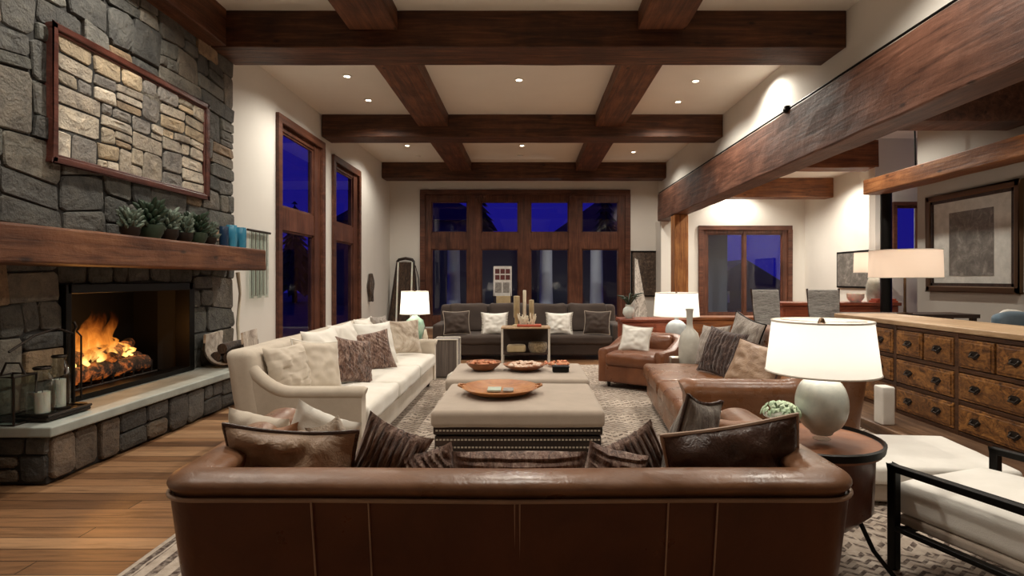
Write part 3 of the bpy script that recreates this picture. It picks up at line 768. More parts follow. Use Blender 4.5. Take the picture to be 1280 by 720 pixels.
lean('white square pillow just beyond the square brown fur pillow', -1.78, 6.55, .74, .52, .52, .17, 'white_fab', 50, -20, g, seed=7)
lean('plump cream back pillow near the far end of the cream sofa', -1.95, 6.85, .76, .6, .54, .2, 'cream', 86, -16, g, seed=8)
lean('small grey pillow peeking over the cream pillows', -1.86, 7.05, .86, .34, .34, .12, 'greyrib', 70, -12, g, seed=9)
lean('white and sand patterned pillow at the far arm of the cream sofa', -1.62, 7.28, .74, .46, .46, .15, 'hide', 30, -18, g, seed=10)

# dark sofa at back
sofa('taupe_sofa', 'long dark taupe sofa in front of the big back windows', (0, 10.75, 0), 0, 3.5, 1.05, .45, .98, .66, .2, 'taupe', 2, 4, None, (1,1), 'box', None)
g = 'pillows on the dark taupe sofa'
pillow('pale fringed pillow at the left of the low table on the dark sofa', .46, .42, .14, (-.62, 10.42, .66), (-14,0,4), 'white_fab', group=g, fringe='cream', seed=11)
pillow('pale fringed pillow at the right of the low table on the dark sofa', .46, .42, .14, (.58, 10.42, .66), (-14,0,-4), 'white_fab', group=g, fringe='cream', seed=12)
pillow('taupe pillow with pale edge in the left corner of the dark sofa', .5, .44, .16, (-1.32, 10.36, .68), (-14,0,18), 'taupe', group=g, piping='ottoman', seed=13)
pillow('taupe pillow with pale edge in the right corner of the dark sofa', .5, .44, .16, (1.28, 10.38, .68), (-14,0,-18), 'taupe', group=g, piping='ottoman', seed=14)

# leather sofa at right, faces -x
sofa('cognac_leather_sofa', 'cognac leather sofa at right with a rolled near arm and open far end', (1.87, 5.28, RH), R(-94.8), 2.62, 1.2, .47, .98, .66, .32, 'lea_cog', 2, 0, None, (0,1), 'roll', 'lea_cog', bw=.010)
g = 'pillows on the cognac leather sofa'
lean('pale grey-brown ribbed pillow beside the grey bottle vase', 2.08, 6.32, .74, .54, .48, .16, 'greyrib', -75, -16, g, seed=21, roll=-4)
lean('dark brown shaggy pillow in the middle of the cognac sofa', 1.98, 5.72, .74, .50, .50, .15, 'furdark', -62, -20, g, seed=22, rib=.009, ribdir=1, roll=6)
lean('grey pillow with dark edge standing behind the dark shaggy pillow', 2.22, 5.75, .86, .52, .50, .14, 'greyrib', -78, -10, g, seed=23, piping='black', roll=12)
lean('tan leather pillow nearest the big round-based lamp on the cognac sofa', 2.00, 4.95, .72, .50, .44, .16, 'lea_tan', -58, -24, g, seed=24, roll=8, piping='lea_choc')

# front sofa (seen from behind)
fsf = thing('leather_club_sofa', 'wide dark brown leather sofa seen from behind in the foreground', 'sofa', (-.06, 2.2, RH))
pth = []
def arc(cx, cy, r, a0, a1, n=8): return [(cx+r*math.cos(R(a0+(a1-a0)*i/n)), cy+r*math.sin(R(a0+(a1-a0)*i/n))) for i in range(n+1)]
L_, R_, Yb, Yf, rr = -1.13, 1.13, -.44, .52, .13
# travel so that outward is to the right: from front-left? go left arm front -> back -> right arm front has outward on the right (travel -y: right is -x)
pth = [(L_-.06, Yf), (L_-.05, .3), (L_-.02, 0), (L_, -.2)]+arc(L_+rr, Yb+rr, rr, 180, 270)+[(-.6, Yb), (0, Yb-.012), (.6, Yb)]+arc(R_-rr, Yb+rr, rr, 270, 360)+[(R_, -.2), (R_+.0, 0), (R_+.01, .3), (R_+.01, Yf)]
roll = [(-.075+.080*math.cos(R(a)), .812+.036*math.sin(R(a))) for a in range(-40, 196, 12)]
prof = [(-.09, .08), (-.065, .3), (-.03, .55), (-.004, .775)]+[(-.02, .778)]+[(-.17, .75), (-.19, .4), (-.19, .08)]
MB().sweep(pth, prof, mat=None).build('outer_shell', 'lea_dark', fsf, smooth=True)
MB().sweep(pth, [(o, z) for o, z in roll]+[(-.14, .76), (-.02, .76)]).build('rolled_top', 'lea_trim', fsf, smooth=True)
MB().sweep([(x, y) for x, y in pth], [(-.21+.048*math.cos(R(a)), .742+.045*math.sin(R(a))) for a in range(0, 360, 30)]).build('inner_roll', 'lea_trim', fsf, smooth=True)
def offs(path, o):
    out = []
    for i, p in enumerate(path):
        a = Vector(path[max(i-1, 0)]); b = Vector(path[min(i+1, len(path)-1)]); t = (b-a).normalized(); out.append((p[0]+t.y*o, p[1]-t.x*o))
    return out
pp = MB(); pp.tube([(x, y, .778) for x, y in offs(pth, .0)], .0075, 8)
pp.build('piping', 'lea_pipe', fsf, smooth=True)
for xs in (-.62, -.44, .018, .034, .50, .655):
    sp = [(xs*.985, Yb+.088, .08), (xs*.99, Yb+.063, .3), (xs*.995, Yb+.028, .55), (xs, Yb-.0, .775)]
    MB().tube([(a, b-.006 if True else b, c) for a, b, c in sp], .003, 6).build('seam', 'lea_pipe', fsf, smooth=True)
for i in range(2): MB().rbox((-.48+.97*i, .13, .38), (.955, .72, .17), .05, 8, .02, .01, i).build('seat_cushion', 'lea_cog', fsf, smooth=True)
MB().rbox((0, .03, .19), (2.0, .82, .2), .03, 6).build('base', 'lea_dark', fsf, smooth=True)
for sx in (-.95, .95):
    for sy in (-.3, .4): MB().lathe([(.025, 0), (.035, .08), (.035, .1)], 12, (sx, sy, 0)).build('leg', 'dark_wood', fsf)
g = 'pillows along the back of the foreground sofa'
def fpil(label, px0, px1, py0, zb, Y, t, mat, **kw):
    x0, x1 = PX(px0, Y), PX(px1, Y); zt = PZ(py0, Y); h = zt-zb
    return pillow(label, kw.pop('w', x1-x0), h*1.03, t, ((x0+x1)/2, Y, (zt+zb)/2), (kw.pop('tilt', 10), kw.pop('roll', 0), kw.pop('yaw', 0)), mat, group=g, **kw)
fpil('large creased tan leather pillow at the left end, nearest the camera', 282, 448, 532, .52, 2.13, .18, 'lea_tan', seed=31, wr=.034, roll=3, piping='lea_choc')
fpil('cream pillow standing behind the creased tan leather pillow', 350, 432, 508, .56, 2.40, .15, 'cream', seed=32, roll=24, yaw=10)
fpil('rust leather pillow tucked behind the creased tan leather pillow', 305, 385, 532, .58, 2.35, .14, 'lea_rust', seed=33, roll=-10)
fpil('sand linen pillow lying far left behind the tan leather pillow', 280, 370, 514, .56, 2.52, .16, 'cream_tan', seed=34, roll=6, yaw=-15)
fpil('small speckled beige pillow wedged at the right of the cream pillow', 405, 450, 520, .56, 2.28, .12, 'hide', seed=35, roll=-22)
fpil('dark brown ribbed fur pillow standing at a slant, left of centre', 440, 512, 522, .50, 2.20, .14, 'furbrown', seed=36, roll=24, rib=.014, ribdir=1, w=.27)
fpil('small brown ribbed pillow tipped beside the long centre pillow', 512, 580, 556, .52, 2.16, .13, 'furbrown', seed=37, roll=-14, rib=.012, ribdir=2)
fpil('long flat brown ribbed lumbar pillow at the centre of the foreground sofa', 566, 732, 562, .54, 2.12, .14, 'furbrown', seed=38, rib=.014, ribdir=0, wr=.006, pinch=.03)
fpil('brown ribbed pillow low at the right of the long centre pillow', 722, 800, 556, .52, 2.18, .14, 'furbrown', seed=39, roll=14, rib=.014, ribdir=0)
fpil('brown ribbed fur pillow standing at a slant, right of centre', 768, 838, 534, .50, 2.30, .13, 'furbrown', seed=40, roll=-28, rib=.014, ribdir=1, w=.27)
fpil('pointed grey-taupe suede pillow left of the dark leather pillow', 824, 892, 496, .52, 2.24, .16, 'greyrib', seed=41, roll=14, yaw=35, piping='lea_choc')
fpil('cognac leather pillow behind the dark leather pillow', 880, 965, 520, .56, 2.42, .16, 'lea_rust', seed=43, yaw=-8)
fpil('large dark chocolate leather pillow with pale edge at the right end', 834, 1003, 528, .52, 2.10, .18, 'lea_choc', seed=42, wr=.026, roll=-9, piping='lea_pipe', pinch=.05)

# ------------------------------------------------------------------ ottomans
def ottoman(label, x0, x1, y0, y1):
    cx, cy = (x0+x1)/2, (y0+y1)/2; w, d = x1-x0, y1-y0
    t = thing('ottoman', label, 'ottoman', (cx, cy, RH), 0, 'square taupe ottomans')
    MB().rbox((0, 0, .365), (w, d, .14), .04, 10, .008, .003).build('cushion_top', 'ottoman', t, smooth=True)
    b = MB(); b.box(-w/2+.02, w/2-.02, -d/2+.02, d/2-.02, .24, .30).box(-w/2+.03, w/2-.03, -d/2+.03, d/2-.03, .10, .23)
    b.build('woven_base', 'dark_wood', t, bevel=.01)
    for sx in (-1, 1):
        for sy in (-1, 1): MB().box(sx*(w/2-.07)-.03, sx*(w/2-.07)+.03, sy*(d/2-.07)-.03, sy*(d/2-.07)+.03, 0, .11).build('leg', 'dark_wood', t)
    nl = MB()
    for z in (.275, .20, .14):
        n = int(w/.03)
        for i in range(n):
            x = -w/2+.05+i*(w-.1)/(n-1); yy = -d/2+(.02 if z > .24 else .03)
            nl.box(x-.009, x+.009, yy-.006, yy+.002, z-.006, z+.006)
        n = int(d/.04)
        for sx in (-1, 1):
            for i in range(n):
                y = -d/2+.05+i*(d-.1)/(n-1); xx = sx*(w/2-(.02 if z > .24 else .03)); nl.box(xx-.005, xx+.005, y-.009, y+.009, z-.006, z+.006)
    nl.build('beaded_trim', 'silver', t)['kind'] = 'stuff'
    return t
ottoman('near square taupe ottoman with dark beaded base, holding the round tray', -.77, .61, 4.40, 5.58)
ottoman('far square taupe ottoman holding the wooden bowls', -.86, .64, 5.78, 6.90)
OT = .459+RH-.01
tr = thing('round_tray', 'round orange-brown wooden tray with raised rim on the near ottoman', 'tray', (-.25, 5.02, OT))
MB().lathe([(0, .0), (.20, 0), (.26, .012), (.335, .055), (.345, .062), (.33, .066), (.25, .03), (.19, .018), (0, .018)], 40).build('dish', 'tray', tr, smooth=True)
hm = MB()
for s in (-1, 1): hm.tube([(s*.32, -.07, .06), (s*.37, -.03, .075), (s*.37, .03, .075), (s*.32, .07, .06)], .011, 8)
hm.build('handle', 'tray', tr, smooth=True)
tag(MB().box(-.36, -.24, 4.93, 5.08, OT+.028, OT+.045).build('booklet', 'greencard', bevel=.003), 'pale green booklet lying in the round tray', 'booklet')
tag(MB().box(-.22, -.13, 4.92, 5.06, OT+.03, OT+.042, None).build('coaster', 'photo_grey', bevel=.003), 'grey card lying in the round tray right of the booklet', 'card')
def bowl(label, x, y, r, h, fill, flab, n=26):
    t = tag(MB().lathe([(0, .0), (r*.5, 0), (r*.6, .01), (r*.88, h*.6), (r, h), (r*.94, h), (r*.8, h*.55), (r*.5, .02), (0, .02)], 32, (x, y, OT)).build('wooden_bowl', 'bowl', smooth=True), label, 'bowl')
    m = MB(); rg2 = random.Random(int(x*100)+5)
    for i in range(n):
        a = rg2.uniform(0, 2*PI); q = r*.78*math.sqrt(rg2.random()); s = rg2.uniform(.02, .034)
        zz = OT+h*.62+.03*(1-q/r)
        m.lathe([(0, -s*.7), (s*.7, -s*.5), (s, 0), (s*.7, s*.5), (0, s*.7)], 8, (x+q*math.cos(a), y+q*math.sin(a), zz+rg2.uniform(0, .015)), sy=rg2.uniform(.6, 1.2))
    tag(m.build('dried_flowers', fill, smooth=True), flab, 'potpourri', None, 'stuff')
bowl('deep round brown wooden bowl at the left of the far ottoman', -.50, 6.30, .20, .09, 'redstuff', 'heap of reddish dried petals filling the deep left bowl', 34)
bowl('shallow brown wooden bowl in the middle of the far ottoman', -.04, 6.30, .24, .065, 'palestuff', 'heap of pale shells and petals filling the shallow middle bowl', 44)
m = MB(); r2 = random.Random(3)
for i in range(40):
    a, b, s = r2.uniform(.20, .48), r2.uniform(6.5, 6.72), r2.uniform(.015, .03)
    m.lathe([(0, 0), (s*.8, s*.3), (s, s*.7), (s*.6, s*1.2), (0, s*1.4)], 7, (a, b, OT+r2.uniform(0, .02)))
tag(m.build('dried_petals', 'redstuff', smooth=True), 'loose orange-red dried petals strewn behind the small black box', 'potpourri', None, 'stuff')
bx = thing('small_box', 'small black box with lid on the right of the far ottoman', 'box', (.36, 6.2, OT))
MB().box(-.09, .09, -.06, .06, 0, .045).build('body', 'black', bx, bevel=.004); MB().box(-.095, .095, -.065, .065, .046, .06).build('lid', 'black', bx, bevel=.004)

# ------------------------------------------------------------------ armchairs in leather
def club_chair(name, label, loc, rz, W, D, sh, bh, ah, mat):
    t = thing(name, label, 'armchair', loc, rz)
    hw, hd = W/2, D/2
    path = [(-hw+.02, -hd+.02), (-hw, -.1)]+arc(-hw+.28, hd-.28, .28, 180, 90, 8)+arc(hw-.28, hd-.28, .28, 90, 0, 8)+[(hw, -.1), (hw-.02, -hd+.02)]
    n = len(path); mb = MB(); vs, fs = [], []; m = 10
    path = [(hw-.025, -hd-.005)]+path[::-1]+[(-hw+.025, -hd-.005)]; n = len(path)
    for i, p in enumerate(path):
        a = Vector(path[max(i-1, 0)]); b = Vector(path[min(i+1, n-1)]); tt = (b-a).normalized(); nr = Vector((-tt.y, tt.x))
        if nr.dot(Vector(p)) < 0: nr = -nr
        k = max(0, min(1, (p[1]+.05)/(hd))); top = ah+(bh-ah)*k**.8
        th = .14
        pr_ = [(0, .08), (.0, top*.6), (.01, top-.06), (-.01, top-.015), (-th/2, top), (-th+.01, top-.015), (-th-.01, top-.06), (-th, top*.6), (-th, .3), (-th, .08)]
        e_ = {0: .55, 1: .9, n-1: .55, n-2: .9}.get(i, 1)
        pr_ = [(-th/2+(o+th/2)*e_, .08+(z-.08)*(1-(1-e_)*.10)) for o, z in pr_]
        for o, z in pr_: vs.append((p[0]+nr.x*o+noise.noise(Vector((p[0]*4, p[1]*4, z*4)))*.01, p[1]+nr.y*o, z))
    for i in range(n-1):
        for k in range(m): fs.append((i*m+k, i*m+(k+1) % m, (i+1)*m+(k+1) % m, (i+1)*m+k))
    fs += [tuple(range(m)), tuple((n-1)*m+k for k in range(m))[::-1]]
    mb.add(vs, fs); mb.build('shell', mat, t, smooth=True, bevel=.006)
    MB().rbox((0, -.07, .20), (W-.24, D-.16, .24), .03, 6).build('base', mat, t, smooth=True)
    MB().rbox((0, -.12, sh-.08), (W-.27, D-.18, .18), .06, 9, .035, .014).build('seat_cushion', mat, t, smooth=True)
    q = MB(); q.rbox((0, 0, 0), (W-.36, .16, bh-sh), .07, 8, 0, .014); q.v = [(x, y+hd-.22+z*.15, z+(bh+sh)/2-.02) for x, y, z in q.v]; q.build('back_cushion', mat, t, smooth=True)
    for sx in (-1, 1):
        for sy in (-1, 1): MB().lathe([(.02, 0), (.03, .09)], 10, (sx*(hw-.13), sy*(hd-.13), 0)).build('leg', 'dark_wood', t)
    return t
club_chair('leather_armchair', 'worn red-brown leather armchair with a white pillow, beyond the cognac sofa', (1.60, 7.74, RH), R(-35), .98, .95, .47, .70, .54, 'lea_red')
pillow('white rectangular pillow propped in the far red-brown armchair', .42, .36, .13, (1.46, 7.60, .68), (-20, 4, -28), 'white_fab', group=None, seed=51, piping='piping')
pillow('rust leather pillow in the near corner of the cognac sofa, behind the large lamp', .46, .40, .15, (2.20, 4.42, .71), (-20, 6, -60), 'lea_rust', group='pillows on the cognac leather sofa', seed=52)

# chest behind the armchair
ch = thing('red_chest', 'reddish wooden chest against the window side, behind the far armchair', 'chest', (1.98, 9.0, 0))
MB().box(-.50, .50, -.24, .24, .06, .82).build('body', 'redwood', ch, bevel=.01); MB().box(-.53, .53, -.27, .27, .82, .86).build('top', 'redwood', ch, bevel=.008)
for s in (-1, 1): MB().box(s*.25-.23, s*.25+.23, -.255, -.238, .12, .78).build('door', 'redwood', ch, bevel=.006)
for sx in (-1, 1):
    for sy in (-1, 1): MB().box(sx*.46-.03, sx*.46+.03, sy*.2-.03, sy*.2+.03, 0, .07).build('leg', 'redwood', ch)
pv = thing('potted_plant', 'white vase with dark spiky leaves on the reddish chest', 'plant', (1.62, 9.0, .86))
MB().lathe([(0, 0), (.05, 0), (.10, .08), (.09, .15), (.05, .19), (.06, .22), (.05, .22), (.04, .19), (0, .17)], 18).build('vase', 'ceramic', pv, smooth=True)
lm = MB()
for i in range(14):
    a = i*2.4; L = .16+.05*(i % 3); lm.tube([(0, 0, .2), (math.cos(a)*L*.5, math.sin(a)*L*.5, .2+L*.7), (math.cos(a)*L, math.sin(a)*L, .2+L*.8)], [.012, .016, .002], 5)
lm.build('foliage', 'leafdark', pv)

# ------------------------------------------------------------------ lamps
def shade_mb(rb, rt, z0, z1, seg=40):
    return MB().lathe([(rb, z0), (rb*.996+rt*.004, z0+.01), (rt, z1)], seg, cap=False)
def table_lamp(label, loc, rb, rt, z0, z1, prof, mat, energy, smat='shade', foot=None, foot_mat='silver', name='table_lamp', n=1):
    t = thing(name, label, 'lamp', loc)
    b = MB().lathe(prof, 36); b.build('lamp_base', mat, t, smooth=True)
    top = prof[-1][1]
    MB().lathe([(.012, top-.01), (.012, z1-.02), (.02, z1-.01), (.012, z1+.012), (.0, z1+.02)], 12).build('lamp_stem', 'bronze', t, smooth=True)
    s = shade_mb(rb, rt, z0, z1); s.build('lamp_shade', smat, t, smooth=True)
    ri = MB()
    for r, z in ((rb, z0), (rt, z1)): ri.tube([(r*math.cos(a*PI/20), r*math.sin(a*PI/20), z) for a in range(40)], .005, 6, closed=True)
    for k in range(3): a = k*2*PI/3; ri.tube([(0, 0, z1-.01), (rt*math.cos(a), rt*math.sin(a), z1-.005)], .003, 5)
    ri.build('shade_trim', 'piping', t, smooth=True)
    if foot: MB().lathe(foot, 20).build('foot', foot_mat, t, smooth=True)
    MB().lathe([(0, z0+.04), (.02, z0+.05), (.032, z0+.09), (.02, z0+.125), (0, z0+.135)], 14).build('bulb', 'bulb', t, smooth=True)
    point(loc[0]+.0, loc[1], loc[2]+(z0+z1)/2+.03, energy, .06)
    return t
TZ = .655
# near big lamp
ov = [(0, .03), (.05, .03)]+[(.127*math.sin(PI*k/16)**.8, .035+.30*(1-math.cos(PI*k/16))/2) for k in range(2, 15)]+[(.03, .335), (.03, .36)]
table_lamp('large lamp with white drum shade and pale oval ceramic base, right foreground', (1.52, 2.9, TZ+.012), .268, .238, .35, .612, ov, 'ceramic', 7, foot=[(0, 0), (.04, 0), (.045, .006), (.02, .02), (.03, .04), (0, .04)], foot_mat='clear')
st = thing('side_table', 'round side table with leather-brown top and dark rim under the large lamp', 'side table', (1.49, 2.98, RH))
MB().lathe([(0, .59), (.34, .59), (.342, .625), (0, .625)], 40).build('tabletop', 'lea_top', st, smooth=True)
MB().lathe([(.33, .60), (.352, .605), (.358, .64), (.345, .645), (.342, .627), (.33, .62), (.33, .60)], 40, cap=False).build('rim', 'black', st, smooth=True)
MB().lathe([(.20, .20), (.30, .30), (.31, .585), (.29, .585), (.28, .31), (.18, .21)], 30).build('apron', 'lea_dark', st, smooth=True)
for k in range(3):
    a = R(-40+120*k); MB().tube([(.24*math.cos(a), .24*math.sin(a), .25), (.30*math.cos(a), .30*math.sin(a), .12), (.40*math.cos(a), .40*math.sin(a), .005)], .012, 8).build('leg', 'black', st, smooth=True)
fo = thing('flower_bowl', 'small bowl of pale green succulent blooms beside the large lamp', 'plant', (1.30, 2.88, TZ+.013))
MB().lathe([(0, 0), (.045, 0), (.03, .015), (.02, .06), (.05, .10), (.085, .125), (.075, .13), (.04, .11), (0, .105)], 20).build('bowl', 'greyvase', fo, smooth=True)
pm = MB(); r3 = random.Random(8)
for i in range(80):
    u, v_ = r3.random()*2*PI, r3.random(); ph = math.acos(1-v_); d = Vector((math.sin(ph)*math.cos(u), math.sin(ph)*math.sin(u), math.cos(ph)))
    c = Vector((0, 0, .13))+Vector((d.x*.085, d.y*.085, d.z*.06)); e = d.orthogonal().normalized(); f_ = d.cross(e)
    s = .022; pm.add([c-e*s, c+f_*s*.7+d*.006, c+e*s+d*.012, c-f_*s*.7+d*.006, c+d*.014], [(0,1,4), (1,2,4), (2,3,4), (3,0,4), (0,3,2,1)])
pm.build('blooms', 'leafpale', fo)
# lamp at left far
tb = thing('side_table', 'cream upholstered box table at the far end of the cream sofa', 'side table', (-1.74, 8.22, RH))
MB().rbox((0, 0, .29), (.46, .46, .54), .02, 6).build('body', 'cream', tb, smooth=True); MB().box(-.24, .24, -.24, .24, .555, .575).build('tabletop', 'dark_wood', tb, bevel=.004)
table_lamp('lamp with cream shade and mint glazed base at the far end of the cream sofa', (-1.66, 8.22, .60), .215, .195, .38, .71, [(0, 0), (.09, 0), (.10, .02), (.13, .12), (.145, .2), (.12, .29), (.05, .34), (.03, .38)], 'mint', 9)
# small decor by the lamp
tag(MB().lathe([(0, 0), (.03, 0), (.04, .05), (.025, .1), (.015, .16), (.0, .17)], 14, (-1.48, 8.08, .60)).build('figurine', 'coral', smooth=True), 'small pale figurine at the foot of the mint lamp', 'figurine')
# right far lamp
tb = thing('side_table', 'small dark wooden table under the lamp with the pale round base', 'side table', (2.22, 8.22, 0))
MB().lathe([(0, .53), (.24, .53), (.25, .545), (.24, .56), (0, .56)], 28).build('tabletop', 'dark_wood', tb, smooth=True); MB().lathe([(.16, 0), (.16, .02), (.03, .05), (.03, .53)], 16).build('pedestal', 'dark_wood', tb, smooth=True)
gp = [(0, 0), (.06, 0), (.06, .015)]+[(.16*math.sin(PI*k/14), .16+.02-.16*math.cos(PI*k/14)) for k in range(2, 13)]+[(.03, .34), (.03, .37)]
table_lamp('lamp with white drum shade and pale blue-white round base beyond the cognac sofa', (2.16, 8.15, .56), .325, .30, .39, .73, gp, 'globe', 10)
tb = thing('side_table', 'low dark round table beside the far end of the cognac sofa', 'side table', (2.02, 6.93, RH))
MB().lathe([(0, .37), (.22, .37), (.225, .385), (.22, .4), (0, .4)], 28).build('tabletop', 'dark_wood', tb, smooth=True); MB().lathe([(.13, 0), (.13, .02), (.025, .04), (.025, .37)], 16).build('pedestal', 'dark_wood', tb, smooth=True)
tag(MB().lathe([(0, 0), (.115, 0), (.125, .02), (.135, .15), (.13, .30), (.10, .40), (.045, .46), (.035, .52), (.04, .66), (.05, .70), (.035, .70), (.03, .5), (0, .45)], 24, (2.0, 6.93, .40+RH)).build('bottle_vase', 'greyvase', smooth=True), 'tall grey bottle-shaped vase standing at the far end of the cognac sofa', 'vase')
tag(MB().rbox((1.83, 6.98, .455+RH), (.14, .10, .10), .02, 4).build('silver_trinket', 'silver', smooth=True), 'small silver trinket box left of the grey bottle vase', 'box')

# ------------------------------------------------------------------ low console before the dark sofa
ct = thing('console_table', 'open table with pale metal frame in front of the dark sofa', 'table', (-.04, 9.75, 0))
f = MB()
for sx in (-1, 1):
    for sy in (-1, 1): MB().box(sx*.40-.018, sx*.40+.018, sy*.2-.018, sy*.2+.018, 0, .64).build('leg', 'piping', ct)
f.box(-.42, .42, -.22, .22, .64, .665); f.build('tabletop', 'top_oak', ct, bevel=.004)
MB().box(-.40, .40, -.20, .20, .20, .225).build('shelf', 'dark_wood', ct)
MB().box(-.40, .40, .18, .2, .22, .64).build('back_panel', 'taupe', ct)
tag(MB().lathe([(0, 0), (.14, 0), (.17, .09), (.16, .16), (.145, .16), (.15, .09), (.12, .02), (0, .02)], 24, (.17, 9.72, .226)).build('wicker_basket', 'basket', smooth=True), 'round wicker basket on the lower shelf of the open table', 'basket')
tag(MB().rbox((-.2, 9.72, .29), (.32, .28, .12), .03, 4, .0, .01).build('folded_blanket', 'straw', smooth=True), 'folded straw-coloured blanket on the lower shelf of the open table', 'blanket')
tag(MB().rbox((.02, 9.70, .685), (.42, .2, .04), .012, 4).build('decor_tray', 'redbook', smooth=True), 'long orange-red tray on top of the open table', 'tray')
for i, (x, h, r) in enumerate(((-.20, .52, .055), (-.06, .62, .03), (.06, .45, .045))):
    tag(MB().lathe([(0, 0), (r*1.5, 0), (r*1.5, .01), (r*.6, .03), (r*.6, h*.25), (r, h*.3), (r, h), (r*.7, h+.006), (0, h-.01)], 18, (x, 9.86, .666)).build('pillar_candle_holder', 'straw' if i != 1 else 'coral', smooth=True),
        ['tall tan candle holder, left one on the open table', 'tallest slim pale candle holder on the open table', 'shorter tan candle holder, right one on the open table'][i], 'candle holder', 'candle holders on the open table')
cm = MB(); r4 = random.Random(4)
for i in range(34):
    a = r4.uniform(0, 2*PI); L = r4.uniform(.08, .2); x, y = r4.uniform(-.14, .12), 9.68
    cm.tube([(x, y, .705), (x+math.cos(a)*L*.3, y+math.sin(a)*L*.2, .705+L*.6), (x+math.cos(a)*L*.4, y+math.sin(a)*L*.3, .705+L)], [.014, .011, .008], 6)
tag(cm.build('coral_sculpture', 'coral', smooth=True), 'branching white coral sculpture standing on the orange-red tray', 'sculpture')
# striped stool
ss = thing('skirted_stool', 'small stool with grey striped skirt and pale edging, left before the dark sofa', 'stool', (-1.22, 8.45, RH))
MB().rbox((0, 0, .29), (.34, .34, .56), .02, 6).build('skirt', 'stripe', ss, smooth=True)
e = MB(); 
for sx in (-1, 1): e.tube([(sx*.175, -.175, .02), (sx*.175, -.175, .57), (sx*.175, .175, .57), (sx*.175, .175, .02)], .011, 8)
e.tube([(-.175, -.175, .57), (.175, -.175, .57)], .011, 8).tube([(-.175, .175, .57), (.175, .175, .57)], .011, 8)
e.build('edging', 'piping', ss, smooth=True)
tag(MB().lathe([(0, 0), (.09, 0), (.11, .05), (.09, .11), (.03, .15), (0, .15)], 16, (-1.05, 7.95, RH)).build('floor_pouf', 'cream', smooth=True), 'small pale rounded object on the rug near the striped stool', 'pouf')

# ------------------------------------------------------------------ things along the back wall
sd = thing('tapered_sled', 'tall tapered dark wooden sled with pale rails leaning in the back left corner', 'sled', (-3.66, 16.45, 0)); sd.rotation_euler = (R(-8), 0, 0)
H = 2.1
f = MB()
for s in (-1, 1): MB().tube([(s*.46, 0, 0), (s*.36, .0, 1.0), (s*.25, 0, 2.0)], .028, 8).build('side_frame', 'dark_wood', sd, smooth=True)
MB().tube([(-.25, 0, 2.0), (-.2, 0, 2.08), (0, 0, 2.12), (.2, 0, 2.08), (.25, 0, 2.0)], .045, 8).build('curved_top', 'dark_wood', sd, smooth=True)
for s in (-1, 1): MB().box(s*.21-.022, s*.21+.022, -.05, -.02, .05, 2.0).build('pale_rail', 'wax', sd, bevel=.004)
MB().prism([(-.42, .05), (.42, .05), (.24, 2.0), (-.24, 2.0)], 'Y', -.015, .015).build('slatted_panel', 'bark', sd)
tb_ = MB().tube([(.30, -.02, 1.9), (.42, -.04, 1.5), (.45, -.05, 1.0), (.40, -.04, .5)], .014, 6); tb_.build('cord', 'dark_wood', sd, smooth=True)
dr = MB(); 
for k in range(3):
    dr.tube([(-4.12+.02*k, 14.55+.06*k+.05*math.sin(i*1.1+k), .9+.09*i) for i in range(9)], [.02+.035*math.sin(PI*(i+.7)/9.5) for i in range(9)], 8)
tag(dr.build('driftwood_sculpture', 'bark', smooth=True), 'dark twisted driftwood piece hanging on the left wall near the back corner', 'sculpture')
pb = thing('photo_board', 'white board with rows of dark red and grey pictures in front of the back window', 'board', (-.75, 16.55, 0))
MB().box(-.27, .27, -.01, .01, .98, 1.86).build('panel', 'paper', pb, bevel=.003)
tm = MB(); 
for i in range(3):
    for j in range(2): MB().box(-.22+.155*i, -.22+.155*i+.13, -.016, -.009, 1.46+.18*j, 1.6+.18*j).build('picture', 'photo_red', pb)
for i in range(2): MB().box(-.22+.23*i, -.03+.23*i, -.016, -.009, 1.08, 1.38).build('picture', 'photo_grey', pb)
for x0_, x1_ in ((-.2, -.3), (.2, .3)): MB().tube([(x0_, .015, 1.7), (x1_, -.02, 0)], .015, 6).build('leg', 'dark_wood', pb)
MB().tube([(0, .015, 1.7), (0, .28, 0)], .015, 6).build('leg', 'dark_wood', pb)
MB().box(-.3, .3, -.04, .01, .95, .98).build('ledge', 'dark_wood', pb)
tag(MB().rbox((-.72, 16.35, .84), (.42, .06, .3), .02, 3).build('cream_card', 'straw'), 'cream panel standing just below the board of pictures', 'panel')
ea = MB().box(-1.0, -.42, 16.2, 16.5, .62, .69)
ee = thing('low_console', 'low dark bench below the board of pictures by the back window', 'bench', (-.72, 16.38, 0))
MB().box(-.4, .4, -.13, .13, .62, .69).build('top', 'dark_wood', ee)
for sx in (-1, 1): MB().box(sx*.36-.03, sx*.36+.03, -.12, .12, 0, .62).build('leg', 'dark_wood', ee)
ar = thing('wall_art', 'dark textured picture in thin frame on the back wall right of the windows', 'picture', (3.50, YB-.05, .95))
f = MB()
for b in ((-.40, .40, 1.34, 1.38), (-.40, .40, 0, .04), (-.40, -.36, 0, 1.38), (.36, .40, 0, 1.38)): f.box(b[0], b[1], -.02, .04, b[2], b[3])
f.build('frame', 'black', ar); MB().box(-.37, .37, 0, .03, .03, 1.35).build('canvas', 'art_dark', ar)
MB().prism([(3.16, 0), (3.62, 0), (3.24, 2.05), (3.16, 2.1)], 'Y', 16.55, 16.60).build('x', 'birch')
ob = bpy.data.objects['x']; ob.name = 'birch_panel'; tag(ob, 'pale narrow triangular birch-bark panel leaning beside the dark picture', 'panel')
